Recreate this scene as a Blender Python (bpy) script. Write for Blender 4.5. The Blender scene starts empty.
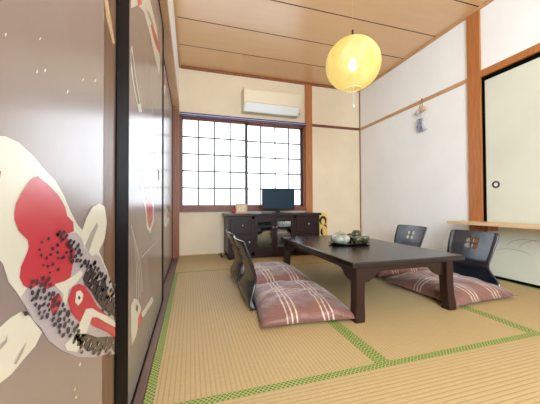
import bpy, bmesh, math, random
from mathutils import Vector, Matrix
random.seed(11)
SC = bpy.context.scene
COL = SC.collection

# ---------------------------------------------------------------- camera
cam_d = bpy.data.cameras.new('camera'); cam = bpy.data.objects.new('camera', cam_d); COL.objects.link(cam)
cam_d.sensor_fit = 'HORIZONTAL'; cam_d.sensor_width = 36.0; cam_d.lens = 36.0 * 268.21 / 540.0
cam_d.clip_start = 0.01
_R = Vector((0.95924559, -0.28254236, -0.00420781)); _U = Vector((-3.1152e-04, -1.594842e-02, 0.999872767)); _F = Vector((0.28257352, 0.95912223, 0.01538647))
_m = Matrix((( _R.x, _U.x, -_F.x), (_R.y, _U.y, -_F.y), (_R.z, _U.z, -_F.z))).to_4x4()
_m.translation = Vector((0.14568, -3.52133, 0.62))
cam.matrix_world = _m
SC.camera = cam

# ---------------------------------------------------------------- light
SC.view_settings.view_transform = 'Standard'; SC.view_settings.look = 'None'
SC.view_settings.gamma = 1.0; SC.view_settings.use_curve_mapping = False
SC.view_settings.exposure = 0.0
w = bpy.data.worlds.new('world'); SC.world = w; w.use_nodes = True
w.node_tree.nodes['Background'].inputs[0].default_value = (0.84, 0.93, 1.0, 1)
w.node_tree.nodes['Background'].inputs[1].default_value = 0.80
def area(name, loc, target, sx, sy, power, col):
    l = bpy.data.lights.new(name, 'AREA'); l.shape = 'RECTANGLE'; l.size = sx; l.size_y = sy; l.energy = power; l.color = col
    o = bpy.data.objects.new(name, l); COL.objects.link(o); o.location = loc
    o.rotation_euler = (Vector(target) - Vector(loc)).to_track_quat('-Z', 'Y').to_euler(); return o
area('daylight_outside_window', (0.86, 0.55, 1.25), (0.86, -1.0, 1.1), 2.2, 1.7, 58, (0.93, 0.97, 1.0))
area('rear_fill', (0.55, -5.0, 1.45), (2.6, -1.0, 1.35), 1.5, 1.6, 145, (0.80, 0.92, 1.0))  # added fill light behind the camera, aimed to whiten the right wall

# ---------------------------------------------------------------- materials
def srgb(r, g, b):
    f = lambda c: c / 12.92 if c <= .04045 else ((c + .055) / 1.055) ** 2.4
    return (f(r / 255), f(g / 255), f(b / 255), 1)
MATS = {}
def mat(name, col, rough=.6, bump=0, bscale=200, var=0, vscale=8, metal=0, stretch=(1,1,1), col2=None, spec=.5, coat=0, dist=0.002, ior=1.5):
    m = bpy.data.materials.new(name); m.use_nodes = True; nt = m.node_tree; b = nt.nodes['Principled BSDF']
    b.inputs['Base Color'].default_value = srgb(*col); b.inputs['Roughness'].default_value = rough
    b.inputs['Metallic'].default_value = metal; b.inputs['IOR'].default_value = ior; b.inputs['Specular IOR Level'].default_value = spec
    b.inputs['Coat Weight'].default_value = coat; b.inputs['Coat Roughness'].default_value = .12
    if var or bump or col2:
        tc = nt.nodes.new('ShaderNodeTexCoord'); mp = nt.nodes.new('ShaderNodeMapping'); mp.inputs['Scale'].default_value = stretch
        nt.links.new(tc.outputs['Object'], mp.inputs[0])
    if var or col2:
        n = nt.nodes.new('ShaderNodeTexNoise'); n.inputs['Scale'].default_value = vscale; n.inputs['Detail'].default_value = 5
        nt.links.new(mp.outputs[0], n.inputs[0])
        r = nt.nodes.new('ShaderNodeValToRGB'); r.color_ramp.elements[0].position = .35; r.color_ramp.elements[1].position = .65
        c2 = col2 if col2 else tuple(c * (1 - var) for c in col)
        r.color_ramp.elements[0].color = srgb(*c2); r.color_ramp.elements[1].color = srgb(*col)
        nt.links.new(n.outputs[0], r.inputs[0]); nt.links.new(r.outputs[0], b.inputs['Base Color'])
    if bump:
        n2 = nt.nodes.new('ShaderNodeTexNoise'); n2.inputs['Scale'].default_value = bscale; n2.inputs['Detail'].default_value = 4
        nt.links.new(mp.outputs[0], n2.inputs[0]); bp = nt.nodes.new('ShaderNodeBump'); bp.inputs['Strength'].default_value = bump
        bp.inputs['Distance'].default_value = dist
        nt.links.new(n2.outputs[0], bp.inputs['Height']); nt.links.new(bp.outputs[0], b.inputs['Normal'])
    MATS[name] = m; return m
M = MATS
mat('plaster_back', (236, 218, 190), .9, .15, 400, .03, 3)
mat('plaster_side', (248, 248, 247), .9, .15, 400, .02, 3)
mat('wood_post', (190, 118, 64), .45, 0, 50, .12, 10, stretch=(6, 6, .5))
mat('wood_post_dark', (150, 88, 50), .45, 0, 50, .15, 10, stretch=(6, 6, .5))
mat('wood_frame', (128, 70, 46), .45, 0, 50, .15, 10, stretch=(.5, 6, 6))
mat('wood_light', (206, 160, 112), .5, 0, 50, .08, 10, stretch=(4, .4, 4))
mat('wood_sill', (118, 92, 80), .5, 0, 50, .12, 10, stretch=(8, .5, 6))
mat('ceiling_wood', (226, 184, 138), .27, 0, 50, .015, 5, stretch=(.4, 4, 5), ior=1.7)
mat('ceiling_gap', (60, 35, 22), .8)
mat('shelf_wood', (222, 188, 146), .4, 0, 50, .06, 8, stretch=(5, .4, 5))
mat('black_lacquer', (9, 8, 9), .6, spec=.06)
mat('door_cream', (222, 222, 204), .55, 0, 50, .03, 3)
mat('steel', (185, 185, 185), .3, metal=1)
mat('ring_dark', (60, 58, 55), .35, metal=.8)
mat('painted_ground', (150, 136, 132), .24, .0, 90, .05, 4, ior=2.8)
mat('paint_white', (222, 222, 208), .24, ior=2.8)
mat('paint_fin', (226, 224, 208), .24, ior=2.8)
mat('paint_lilac', (188, 178, 184), .24, ior=2.8)
mat('paint_red', (196, 52, 66), .24, ior=2.8)
mat('paint_black', (44, 38, 46), .24, ior=2.8)
mat('paint_grey', (172, 166, 158), .24, ior=2.8)
mat('paint_beige', (204, 176, 138), .24, ior=2.8)
mat('paint_ink', (100, 104, 124), .24, ior=2.8)
mat('strip_brown', (122, 90, 70), .38, 0, 50, .2, 12, stretch=(8, 8, .6))
mat('table_wood', (30, 17, 15), .22, 0, 50, .25, 14, stretch=(6, .6, 6), spec=.55)
mat('table_leg', (44, 17, 12), .35, 0, 50, .2, 14, stretch=(6, 6, .6))
mat('cabinet_wood', (44, 19, 18), .4, spec=.3, bump=0, bscale=50, var=.18, vscale=12, stretch=(.7, 6, 6)) #, 0, 50, .18, 12, stretch=(.7, 6, 6))
mat('cabinet_top', (42, 22, 24), .3, spec=.4, var=.15, vscale=12, stretch=(.7, 6, 6)) #, 0, 50, .15, 12, stretch=(.7, 6, 6))
mat('cabinet_inside', (40, 30, 30), .7)
mat('device_grey', (150, 150, 150), .5)
mat('tv_black', (12, 14, 18), .5, spec=.3)
mat('tv_screen', (16, 44, 60), .5, spec=.25)
mat('purple_rail', (58, 46, 100), .35, metal=.1)
mat('rail_highlight', (214, 210, 224), .35)
mat('ac_shade', (236, 222, 196), .45)  # housing painted beige for the shadow on its front
mat('ac_lit', (246, 250, 250), .3)  # outlet flap painted whiter for the window light it catches
mat('ac_dark', (70, 66, 60), .5)
mat('sash_dark', (52, 40, 38), .5)
mat('chair_black', (14, 22, 34), .26, ior=1.9)
mat('red_thing', (196, 40, 36), .5)
mat('frame_gold', (206, 164, 120), .4, 0, 50, .1, 30)
mat('photo_paper', (232, 214, 190), .6, 0, 50, 0, 30, col2=(206, 180, 150))
mat('bag_yellow', (236, 198, 112), .7, .2, 30, .1, 12)
mat('ink_black', (26, 18, 14), .7)
mat('remote', (205, 200, 190), .5)
mat('tray_black', (30, 22, 20), .25)
mat('glaze_pale', (184, 186, 172), .22, .0, 30, 0, 22, col2=(120, 124, 100))
mat('glaze_green', (86, 84, 54), .25, .1, 60, 0, 40, col2=(44, 38, 26))
mat('glaze_rim', (168, 168, 140), .25)
mat('cream_plastic', (238, 234, 222), .4)
mat('thread', (150, 120, 90), .8)
mat('ball_grey', (150, 140, 146), .7, 0, 30, 0, 90, col2=(205, 200, 205))
mat('ball_peach', (222, 170, 132), .7, 0, 30, .12, 90)
mat('indigo_cloth', (180, 184, 204), .85, 0, 30, 0, 75, col2=(62, 66, 104))
mat('white_cloth', (222, 220, 210), .85)
mat('outside_ground', (150, 150, 148), .9)
mat('outside_wall', (120, 126, 134), .9, 0, 30, .1, 2)
mat('hill_line', (150, 150, 140), .6)

def shader_stripes(name, axis, base, dark, period=.0125):
    """woven rush: fine ribs along the long side, slightly mottled"""
    m = bpy.data.materials.new(name); m.use_nodes = True; nt = m.node_tree; b = nt.nodes['Principled BSDF']
    L = nt.links.new; N = nt.nodes.new
    tc = N('ShaderNodeTexCoord'); sp = N('ShaderNodeSeparateXYZ'); L(tc.outputs['Object'], sp.inputs[0])
    mu = N('ShaderNodeMath'); mu.operation = 'MULTIPLY'; mu.inputs[1].default_value = 2 * math.pi / period; L(sp.outputs[axis], mu.inputs[0])
    si = N('ShaderNodeMath'); si.operation = 'SINE'; L(mu.outputs[0], si.inputs[0])
    mr = N('ShaderNodeMapRange'); mr.inputs['From Min'].default_value = -1; mr.inputs['From Max'].default_value = -.2; L(si.outputs[0], mr.inputs['Value'])
    mp = N('ShaderNodeMapping'); mp.inputs['Scale'].default_value = (60, 6, 10) if axis == 'Y' else (6, 60, 10)
    L(tc.outputs['Object'], mp.inputs[0]); no = N('ShaderNodeTexNoise'); no.inputs['Scale'].default_value = 4; no.inputs['Detail'].default_value = 4; L(mp.outputs[0], no.inputs[0])
    ad = N('ShaderNodeMath'); ad.operation = 'MULTIPLY_ADD'; ad.inputs[1].default_value = .9; ad.inputs[2].default_value = -.30; L(no.outputs[0], ad.inputs[0])
    a2 = N('ShaderNodeMath'); a2.operation = 'MULTIPLY_ADD'; a2.inputs[1].default_value = .62; a2.use_clamp = True; L(mr.outputs[0], a2.inputs[0]); L(ad.outputs[0], a2.inputs[2])
    mx = N('ShaderNodeMix'); mx.data_type = 'RGBA'; mx.inputs['A'].default_value = srgb(*dark); mx.inputs['B'].default_value = srgb(*base)
    L(a2.outputs[0], mx.inputs['Factor']); L(mx.outputs['Result'], b.inputs['Base Color'])
    b.inputs['Roughness'].default_value = .55
    bp = N('ShaderNodeBump'); bp.inputs['Strength'].default_value = .5; bp.inputs['Distance'].default_value = .001; L(mr.outputs[0], bp.inputs['Height']); L(bp.outputs[0], b.inputs['Normal'])
    MATS[name] = m
shader_stripes('rush_lengthwise', 'X', (196, 169, 122), (172, 143, 95), .017)
shader_stripes('rush_crosswise', 'Y', (196, 169, 122), (172, 143, 95), .017)

def shader_border():
    """green cloth edging with a pale diamond lattice"""
    m = bpy.data.materials.new('green_border'); m.use_nodes = True; nt = m.node_tree; b = nt.nodes['Principled BSDF']
    L = nt.links.new; N = nt.nodes.new
    tc = N('ShaderNodeTexCoord'); sp = N('ShaderNodeSeparateXYZ'); L(tc.outputs['Object'], sp.inputs[0])
    outs = []
    for op in ('ADD', 'SUBTRACT'):
        a = N('ShaderNodeMath'); a.operation = op; L(sp.outputs['X'], a.inputs[0]); L(sp.outputs['Y'], a.inputs[1])
        mu = N('ShaderNodeMath'); mu.operation = 'MULTIPLY'; mu.inputs[1].default_value = 1 / .017; L(a.outputs[0], mu.inputs[0])
        fr = N('ShaderNodeMath'); fr.operation = 'FRACT'; L(mu.outputs[0], fr.inputs[0])
        s = N('ShaderNodeMath'); s.operation = 'SUBTRACT'; s.inputs[1].default_value = .5; L(fr.outputs[0], s.inputs[0])
        ab = N('ShaderNodeMath'); ab.operation = 'ABSOLUTE'; L(s.outputs[0], ab.inputs[0])
        lt = N('ShaderNodeMath'); lt.operation = 'LESS_THAN'; lt.inputs[1].default_value = .11; L(ab.outputs[0], lt.inputs[0]); outs.append(lt)
    mxm = N('ShaderNodeMath'); mxm.operation = 'MAXIMUM'; L(outs[0].outputs[0], mxm.inputs[0]); L(outs[1].outputs[0], mxm.inputs[1])
    mx = N('ShaderNodeMix'); mx.data_type = 'RGBA'; mx.inputs['A'].default_value = srgb(100, 114, 54); mx.inputs['B'].default_value = srgb(176, 186, 104)
    L(mxm.outputs[0], mx.inputs['Factor']); L(mx.outputs['Result'], b.inputs['Base Color']); b.inputs['Roughness'].default_value = .6
    MATS['green_border'] = m
shader_border()

def shader_cushion():
    m = bpy.data.materials.new('cushion_cloth'); m.use_nodes = True; nt = m.node_tree; b = nt.nodes['Principled BSDF']
    L = nt.links.new; N = nt.nodes.new
    tc = N('ShaderNodeTexCoord')
    nz = N('ShaderNodeTexNoise'); nz.inputs['Scale'].default_value = 5; L(tc.outputs['Object'], nz.inputs[0])
    vm = N('ShaderNodeVectorMath'); vm.operation = 'MULTIPLY_ADD'; vm.inputs[1].default_value = (.03, .03, 0); L(nz.outputs['Color'], vm.inputs[0]); L(tc.outputs['Object'], vm.inputs[2])
    sp = N('ShaderNodeSeparateXYZ'); L(vm.outputs[0], sp.inputs[0])
    last = None
    for ax, cs in (('X', (-.125, -.100, -.075, .075, .100, .125)), ('Y', (-.03, -.005, .02))):
        for c in cs:
            s = N('ShaderNodeMath'); s.operation = 'SUBTRACT'; s.inputs[1].default_value = c + .015; L(sp.outputs[ax], s.inputs[0])
            ab = N('ShaderNodeMath'); ab.operation = 'ABSOLUTE'; L(s.outputs[0], ab.inputs[0])
            lt = N('ShaderNodeMapRange'); lt.inputs['From Min'].default_value = .0055; lt.inputs['From Max'].default_value = .0025; L(ab.outputs[0], lt.inputs['Value'])
            if last is None: last = lt.outputs[0]
            else:
                mm = N('ShaderNodeMath'); mm.operation = 'MAXIMUM'; L(last, mm.inputs[0]); L(lt.outputs[0], mm.inputs[1]); last = mm.outputs[0]
    n2 = N('ShaderNodeTexNoise'); n2.inputs['Scale'].default_value = 45; L(tc.outputs['Object'], n2.inputs[0])
    mu = N('ShaderNodeMath'); mu.operation = 'MULTIPLY'; L(last, mu.inputs[0]); L(n2.outputs[0], mu.inputs[1])
    mx = N('ShaderNodeMix'); mx.data_type = 'RGBA'; mx.inputs['A'].default_value = srgb(128, 84, 74); mx.inputs['B'].default_value = srgb(216, 194, 172)
    mu2 = N('ShaderNodeMath'); mu2.operation = 'MULTIPLY'; mu2.use_clamp = True; mu2.inputs[1].default_value = 1.5; L(mu.outputs[0], mu2.inputs[0])
    L(mu2.outputs[0], mx.inputs['Factor']); L(mx.outputs['Result'], b.inputs['Base Color'])
    b.inputs['Roughness'].default_value = .48; b.inputs['Sheen Weight'].default_value = .3
    n3 = N('ShaderNodeTexNoise'); n3.inputs['Scale'].default_value = 9; n3.inputs['Detail'].default_value = 3; n3.inputs['Distortion'].default_value = .8; L(tc.outputs['Object'], n3.inputs[0])
    bp = N('ShaderNodeBump'); bp.inputs['Strength'].default_value = 1.0; bp.inputs['Distance'].default_value = .02; L(n3.outputs[0], bp.inputs['Height']); L(bp.outputs[0], b.inputs['Normal'])
    MATS['cushion_cloth'] = m
shader_cushion()

def shader_pane():
    m = bpy.data.materials.new('frosted_pane'); m.use_nodes = True; nt = m.node_tree; nt.nodes.remove(nt.nodes['Principled BSDF'])
    out = nt.nodes['Material Output']; L = nt.links.new; N = nt.nodes.new
    t = N('ShaderNodeBsdfTranslucent'); t.inputs[0].default_value = (.92, .95, .97, 1)
    r = N('ShaderNodeBsdfRefraction'); r.inputs['Color'].default_value = (.95, .97, 1, 1); r.inputs['Roughness'].default_value = .35; r.inputs['IOR'].default_value = 0.80
    d = N('ShaderNodeBsdfDiffuse'); d.inputs[0].default_value = (.85, .86, .86, 1)
    a = N('ShaderNodeMixShader'); a.inputs[0].default_value = .35; L(t.outputs[0], a.inputs[1]); L(r.outputs[0], a.inputs[2])
    c = N('ShaderNodeMixShader'); c.inputs[0].default_value = .12; L(a.outputs[0], c.inputs[1]); L(d.outputs[0], c.inputs[2])
    L(c.outputs[0], out.inputs['Surface']); MATS['frosted_pane'] = m
shader_pane()
def shader_paper():
    m = bpy.data.materials.new('lantern_paper'); m.use_nodes = True; nt = m.node_tree; nt.nodes.remove(nt.nodes['Principled BSDF'])
    out = nt.nodes['Material Output']; L = nt.links.new; N = nt.nodes.new
    tc = N('ShaderNodeTexCoord'); n = N('ShaderNodeTexNoise'); n.inputs['Scale'].default_value = 6; n.inputs['Detail'].default_value = 6; n.inputs['Distortion'].default_value = 1.5; L(tc.outputs['Object'], n.inputs[0])
    rp = N('ShaderNodeValToRGB'); rp.color_ramp.elements[0].position = .38; rp.color_ramp.elements[1].position = .6
    rp.color_ramp.elements[0].color = srgb(246, 228, 150); rp.color_ramp.elements[1].color = srgb(250, 238, 186); L(n.outputs[0], rp.inputs[0])
    t = N('ShaderNodeBsdfTranslucent'); d = N('ShaderNodeBsdfDiffuse'); L(rp.outputs[0], t.inputs[0]); L(rp.outputs[0], d.inputs[0])
    a = N('ShaderNodeMixShader'); a.inputs[0].default_value = .5; L(t.outputs[0], a.inputs[1]); L(d.outputs[0], a.inputs[2])
    tr = N('ShaderNodeBsdfTransparent'); tr.inputs[0].default_value = (1, .95, .7, 1); k = N('ShaderNodeMixShader'); k.inputs[0].default_value = .22; L(a.outputs[0], k.inputs[1]); L(tr.outputs[0], k.inputs[2])
    L(k.outputs[0], out.inputs['Surface']); MATS['lantern_paper'] = m
shader_paper()
def shader_glass():
    m = bpy.data.materials.new('cabinet_glass'); m.use_nodes = True; nt = m.node_tree; nt.nodes.remove(nt.nodes['Principled BSDF'])
    out = nt.nodes['Material Output']; L = nt.links.new; N = nt.nodes.new
    t = N('ShaderNodeBsdfTransparent'); t.inputs[0].default_value = (.75, .82, .82, 1); g = N('ShaderNodeBsdfGlossy'); g.inputs['Roughness'].default_value = .08
    a = N('ShaderNodeMixShader'); a.inputs[0].default_value = .22; L(t.outputs[0], a.inputs[1]); L(g.outputs[0], a.inputs[2]); L(a.outputs[0], out.inputs['Surface']); MATS['cabinet_glass'] = m
shader_glass()
def shader_bulb():
    m = bpy.data.materials.new('bulb_glow'); m.use_nodes = True; b = m.node_tree.nodes['Principled BSDF']
    b.inputs['Emission Color'].default_value = (1, .9, .62, 1); b.inputs['Emission Strength'].default_value = 6; MATS['bulb_glow'] = m
shader_bulb()

# ---------------------------------------------------------------- mesh helpers
class MB:
    def __init__(s, *mats): s.bm = bmesh.new(); s.mats = list(mats)
    def box(s, x0, x1, y0, y1, z0, z1, mi=0, bevel=0):
        r = bmesh.ops.create_cube(s.bm, size=1)
        for v in r['verts']: v.co = Vector(((x0+x1)/2 + v.co.x*(x1-x0), (y0+y1)/2 + v.co.y*(y1-y0), (z0+z1)/2 + v.co.z*(z1-z0)))
        fs = {f for v in r['verts'] for f in v.link_faces}
        for f in fs: f.material_index = mi
        if bevel:
            es = {e for v in r['verts'] for e in v.link_edges}
            bmesh.ops.bevel(s.bm, geom=list(es), offset=bevel, segments=2, affect='EDGES', profile=.6, material=mi)
        return s
    def lathe(s, prof, cx=0, cy=0, cz=0, n=24, mi=0, sx=1, sy=1, cap=True):
        rings = []
        for r, z in prof:
            rings.append([s.bm.verts.new((cx + r*math.cos(2*math.pi*i/n)*sx, cy + r*math.sin(2*math.pi*i/n)*sy, cz + z)) for i in range(n)])
        for a, b in zip(rings, rings[1:]):
            for i in range(n):
                f = s.bm.faces.new((a[i], a[(i+1) % n], b[(i+1) % n], b[i])); f.material_index = mi; f.smooth = True
        if cap:
            for rg in (rings[0], rings[-1]):
                try: f = s.bm.faces.new(rg); f.material_index = mi
                except ValueError: pass
        return s
    def tube(s, pts, r, n=8, mi=0):
        pts = [Vector(p) for p in pts]; rings = []
        rr = r if isinstance(r, (list, tuple)) else [r]*len(pts)
        for i, p in enumerate(pts):
            d = (pts[min(i+1, len(pts)-1)] - pts[max(i-1, 0)]).normalized()
            a = d.orthogonal().normalized() if i == 0 else (a - d * a.dot(d)).normalized()
            b = d.cross(a)
            rings.append([s.bm.verts.new(p + (a*math.cos(2*math.pi*k/n) + b*math.sin(2*math.pi*k/n)) * rr[i]) for k in range(n)])
        for q, t in zip(rings, rings[1:]):
            for k in range(n):
                f = s.bm.faces.new((q[k], q[(k+1) % n], t[(k+1) % n], t[k])); f.material_index = mi; f.smooth = True
        for rg in (rings[0], rings[-1]):
            f = s.bm.faces.new(rg); f.material_index = mi
        return s
    def prism(s, poly, axis, a, b, mi=0):
        """extrude a 2D outline along an axis (0 x, 1 y, 2 z) from a to b"""
        def P(u, v, c): return ((c, u, v), (u, c, v), (u, v, c))[axis]
        A = [s.bm.verts.new(P(u, v, a)) for u, v in poly]; B = [s.bm.verts.new(P(u, v, b)) for u, v in poly]
        fs = [s.bm.faces.new(A), s.bm.faces.new(B[::-1])]; n = len(poly)
        for i in range(n): fs.append(s.bm.faces.new((A[i], B[i], B[(i+1) % n], A[(i+1) % n])))
        for f in fs: f.material_index = mi
        return s
    def poly(s, pts, mi=0):
        f = s.bm.faces.new([s.bm.verts.new(p) for p in pts]); f.material_index = mi; return s
    def build(s, name, parent=None, label=None, cat=None, group=None, kind=None, smooth=False, recalc=True):
        if recalc: bmesh.ops.recalc_face_normals(s.bm, faces=s.bm.faces)
        me = bpy.data.meshes.new(name); s.bm.to_mesh(me); s.bm.free()
        for m in s.mats: me.materials.append(MATS[m])
        if smooth:
            for p in me.polygons: p.use_smooth = True
        o = bpy.data.objects.new(name, me); COL.objects.link(o); o.parent = parent
        tag(o, label, cat, group, kind); return o
def tag(o, label=None, cat=None, group=None, kind=None):
    if label: o['label'] = label
    if cat: o['category'] = cat
    if group: o['group'] = group
    if kind: o['kind'] = kind
    return o
def empty(name, loc, label=None, cat=None, group=None, rz=0, kind=None):
    o = bpy.data.objects.new(name, None); COL.objects.link(o); o.location = loc; o.rotation_euler = (0, 0, rz); o.empty_display_size = .05
    return tag(o, label, cat, group, kind)
def copy_tree(o, parent=None):
    c = o.copy(); COL.objects.link(c); c.parent = parent
    for ch in list(o.children): copy_tree(ch, c)
    return c
def struct(name, mb, **k): return mb.build(name, kind='structure', **k)

W = 2.619; HC = 2.385; YB = -4.9
# ---------------------------------------------------------------- shell
struct('floor', MB('wood_sill').box(-.3, W+.3, YB, .12, -.12, -.031))
b = MB('ceiling_wood', 'ceiling_gap').box(-.12, W+.12, YB, .12, HC+.012, HC+.1, 1)
ys = [.0] + [-.474 - .4376*k for k in range(11)]
for a_, b_ in zip(ys, ys[1:]): b.box(-.02, W+.02, b_+.0055, a_-.0055, HC, HC+.0116, 0)
for y_ in ys[1:-1]: b.box(0, W, y_-.0045, y_+.0045, HC-.0008, HC+.001, 1)
struct('ceiling', b)
# back wall around the window opening
WX0, WX1, WZ0, WZ1 = .005, 1.705, .585, 1.765
b = MB('plaster_back').box(-.12, W+.12, 0, .12, -.03, WZ0).box(-.12, W+.12, 0, .12, WZ1, HC+.1).box(-.12, WX0, 0, .12, WZ0, WZ1).box(WX1, W+.12, 0, .12, WZ0, WZ1)
struct('wall_back', b)
struct('wall_right', MB('plaster_side').box(W, W+.12, -1.68, -.001, -.03, HC+.05).box(W, W+.12, YB, -1.68, 1.80, HC+.05).box(W+.05, W+.12, YB, -1.68, -.03, 1.80))
struct('wall_left', MB('plaster_side').box(-.14, 0.0, YB, -.001, 1.87, HC+.05).box(-.16, -.10, YB, -.001, -.03, 1.87))
b = MB('wood_light').box(.0005, .022, YB, -.001, 2.362, HC-.0005).box(W-.022, W-.0005, YB, -.001, 2.362, HC-.0005); struct('trim_1', b)
struct('trim_2', MB('wood_post_dark').box(.022, W-.022, -.026, -.0005, 2.355, HC-.0005))
# posts
struct('trim_3', MB('wood_post').box(1.708, 1.811, -.024, -.0005, 0.0, 2.355))
struct('trim_4', MB('wood_post').box(W-.020, W-.0005, -1.785, -1.672, 0.0, 2.362))
struct('trim_5', MB('wood_post_dark').box(-.099, .008, -.125, -.0005, 0.0, 1.80))
struct('trim_6', MB('wood_post_dark').box(W-.012, W-.0005, -.012, -.0005, .0, 2.355))
# rails
struct('trim_7', MB('wood_frame').box(1.811, W-.012, -.013, -.0005, 1.765, 1.80))
struct('trim_8', MB('wood_light').box(W-.013, W-.0005, -1.672, -.013, 1.762, 1.798))
struct('trim_9', MB('wood_post').box(W-.020, W+.049, YB, -1.7855, 1.752, 1.81))
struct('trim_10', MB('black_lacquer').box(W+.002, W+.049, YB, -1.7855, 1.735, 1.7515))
# head and sill rails of the painted sliding doors
struct('trim_11', MB('wood_light').box(-.099, .010, YB, -.1255, 1.812, 1.865))
struct('trim_12', MB('wood_sill').box(-.099, -.002, YB, -.1255, -.03, .0))
struct('baseboard_back', MB('wood_light').box(.009, W-.0005, -.012, -.0005, .0, .014))
struct('baseboard_right', MB('wood_light').box(W-.012, W-.0005, -1.671, -.0125, .0, .014))

# ---------------------------------------------------------------- window
win = empty('window_1', (.855, 0, WZ0), kind='structure')
def wchild(mb, name, parent=win, **k):
    o = mb.build(name, None, **k); o.parent = parent
    o.matrix_parent_inverse = Matrix.Translation(-Vector(win.location)) if parent is win else Matrix()
    return o
b = MB('wood_frame').box(WX0+.0005, WX1-.0005, -.02, .10, WZ0+.0005, WZ0+.03).box(WX0+.0005, WX1-.0005, -.02, .10, WZ1-.03, WZ1-.0005)
b.box(WX0+.0005, WX0+.028, -.02, .10, WZ0+.03, WZ1-.03).box(WX1-.028, WX1-.0005, -.02, .10, WZ0+.03, WZ1-.03)
wchild(b, 'window_frame')
wchild(MB('wood_frame').box(.009, 1.7075, -.045, -.0205, WZ0-.028, WZ0+.012), 'window_sill')
def sash(x0, x1, y, ztop, ncol, colx):
    z0, z1 = WZ0+.031, ztop
    s = MB('sash_dark', 'wood_frame')
    s.box(x0, x0+.012, y-.012, y+.012, z0, z1).box(x1-.028, x1, y-.012, y+.012, z0, z1).box(x0, x1, y-.012, y+.012, z0, z0+.022, 1).box(x0, x1, y-.012, y+.012, z1-.018, z1, 1)
    o = wchild(s, 'sash')
    lb = MB('sash_dark')
    for x in colx: lb.box(x-.009, x+.009, y-.010, y-.003, z0+.022, z1-.018)
    for k in range(1, 5):
        z = z0+.022 + (z1-z0-.04)*k/5; lb.box(x0+.012, x1-.028, y-.011, y-.004, z-.009, z+.009)
    g = lb.build('lattice'); g.parent = o
    p = MB('frosted_pane').box(x0+.01, x1-.02, y-.002, y+.002, z0+.02, z1-.016).build('pane'); p.parent = o
sash(.034, .868, .015, WZ1-.031, 4, (.237, .438, .641))
sash(.869, 1.676, .042, WZ1-.031, 4, (1.062, 1.269, 1.471))
# outdoors
struct('ground_outside', MB('outside_ground').box(-8, 10, .5, 14, -.6, -.5))
struct('wall_outside', MB('outside_wall').box(-3, .95, 1.6, 1.8, -.5, 1.02).box(-3, 3.6, 2.4, 2.6, -.5, .72))

# ---------------------------------------------------------------- tatami mats
def tatami(x0, x1, y0, y1, long_axis, label):
    t = empty('tatami_mat', ((x0+x1)/2, (y0+y1)/2, -.03), label, 'tatami mat')
    hx, hy = (x1-x0)/2-.0008, (y1-y0)/2-.0008
    if long_axis == 'Y': MB('rush_lengthwise').box(-hx+.031, hx-.031, -hy, hy, 0, .03).build('rush_surface', t)
    else: MB('rush_crosswise').box(-hx, hx, -hy+.031, hy-.031, 0, .03).build('rush_surface', t)
    for s_ in (-1, 1):
        if long_axis == 'Y': c = MB('green_border').box(min(s_*hx, s_*(hx-.031)), max(s_*hx, s_*(hx-.031)), -hy, hy, 0, .0304)
        else: c = MB('green_border').box(-hx, hx, min(s_*hy, s_*(hy-.031)), max(s_*hy, s_*(hy-.031)), 0, .0304)
        c.build('cloth_border', t)
tatami(0, .873, -2.617, -.872, 'Y', 'tatami mat running along the painted sliding doors, under the left pair of seats')
tatami(.873, 1.746, -2.617, -.872, 'Y', 'tatami mat in the middle of the room, under the low table')
tatami(1.746, W-.001, -2.617, -.872, 'Y', 'tatami mat along the closet, under the floor chairs on the right')
tatami(0, 1.746, -.872, -.0125, 'X', 'tatami mat under the window, below the dark cabinet')
tatami(1.746, W-.001, -.872, -.0125, 'Y', 'short tatami mat in the far right corner of the room')
tatami(0, 1.746, -3.49, -2.617, 'X', 'nearest tatami mat, ribs running left to right across the foreground')
tatami(1.746, W-.001, -3.49, -2.617, 'Y', 'tatami mat in the near right corner in front of the closet')
struct('floor_near', MB('wood_light').box(0, W-.001, YB, -3.4915, -.03, -.002))

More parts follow.
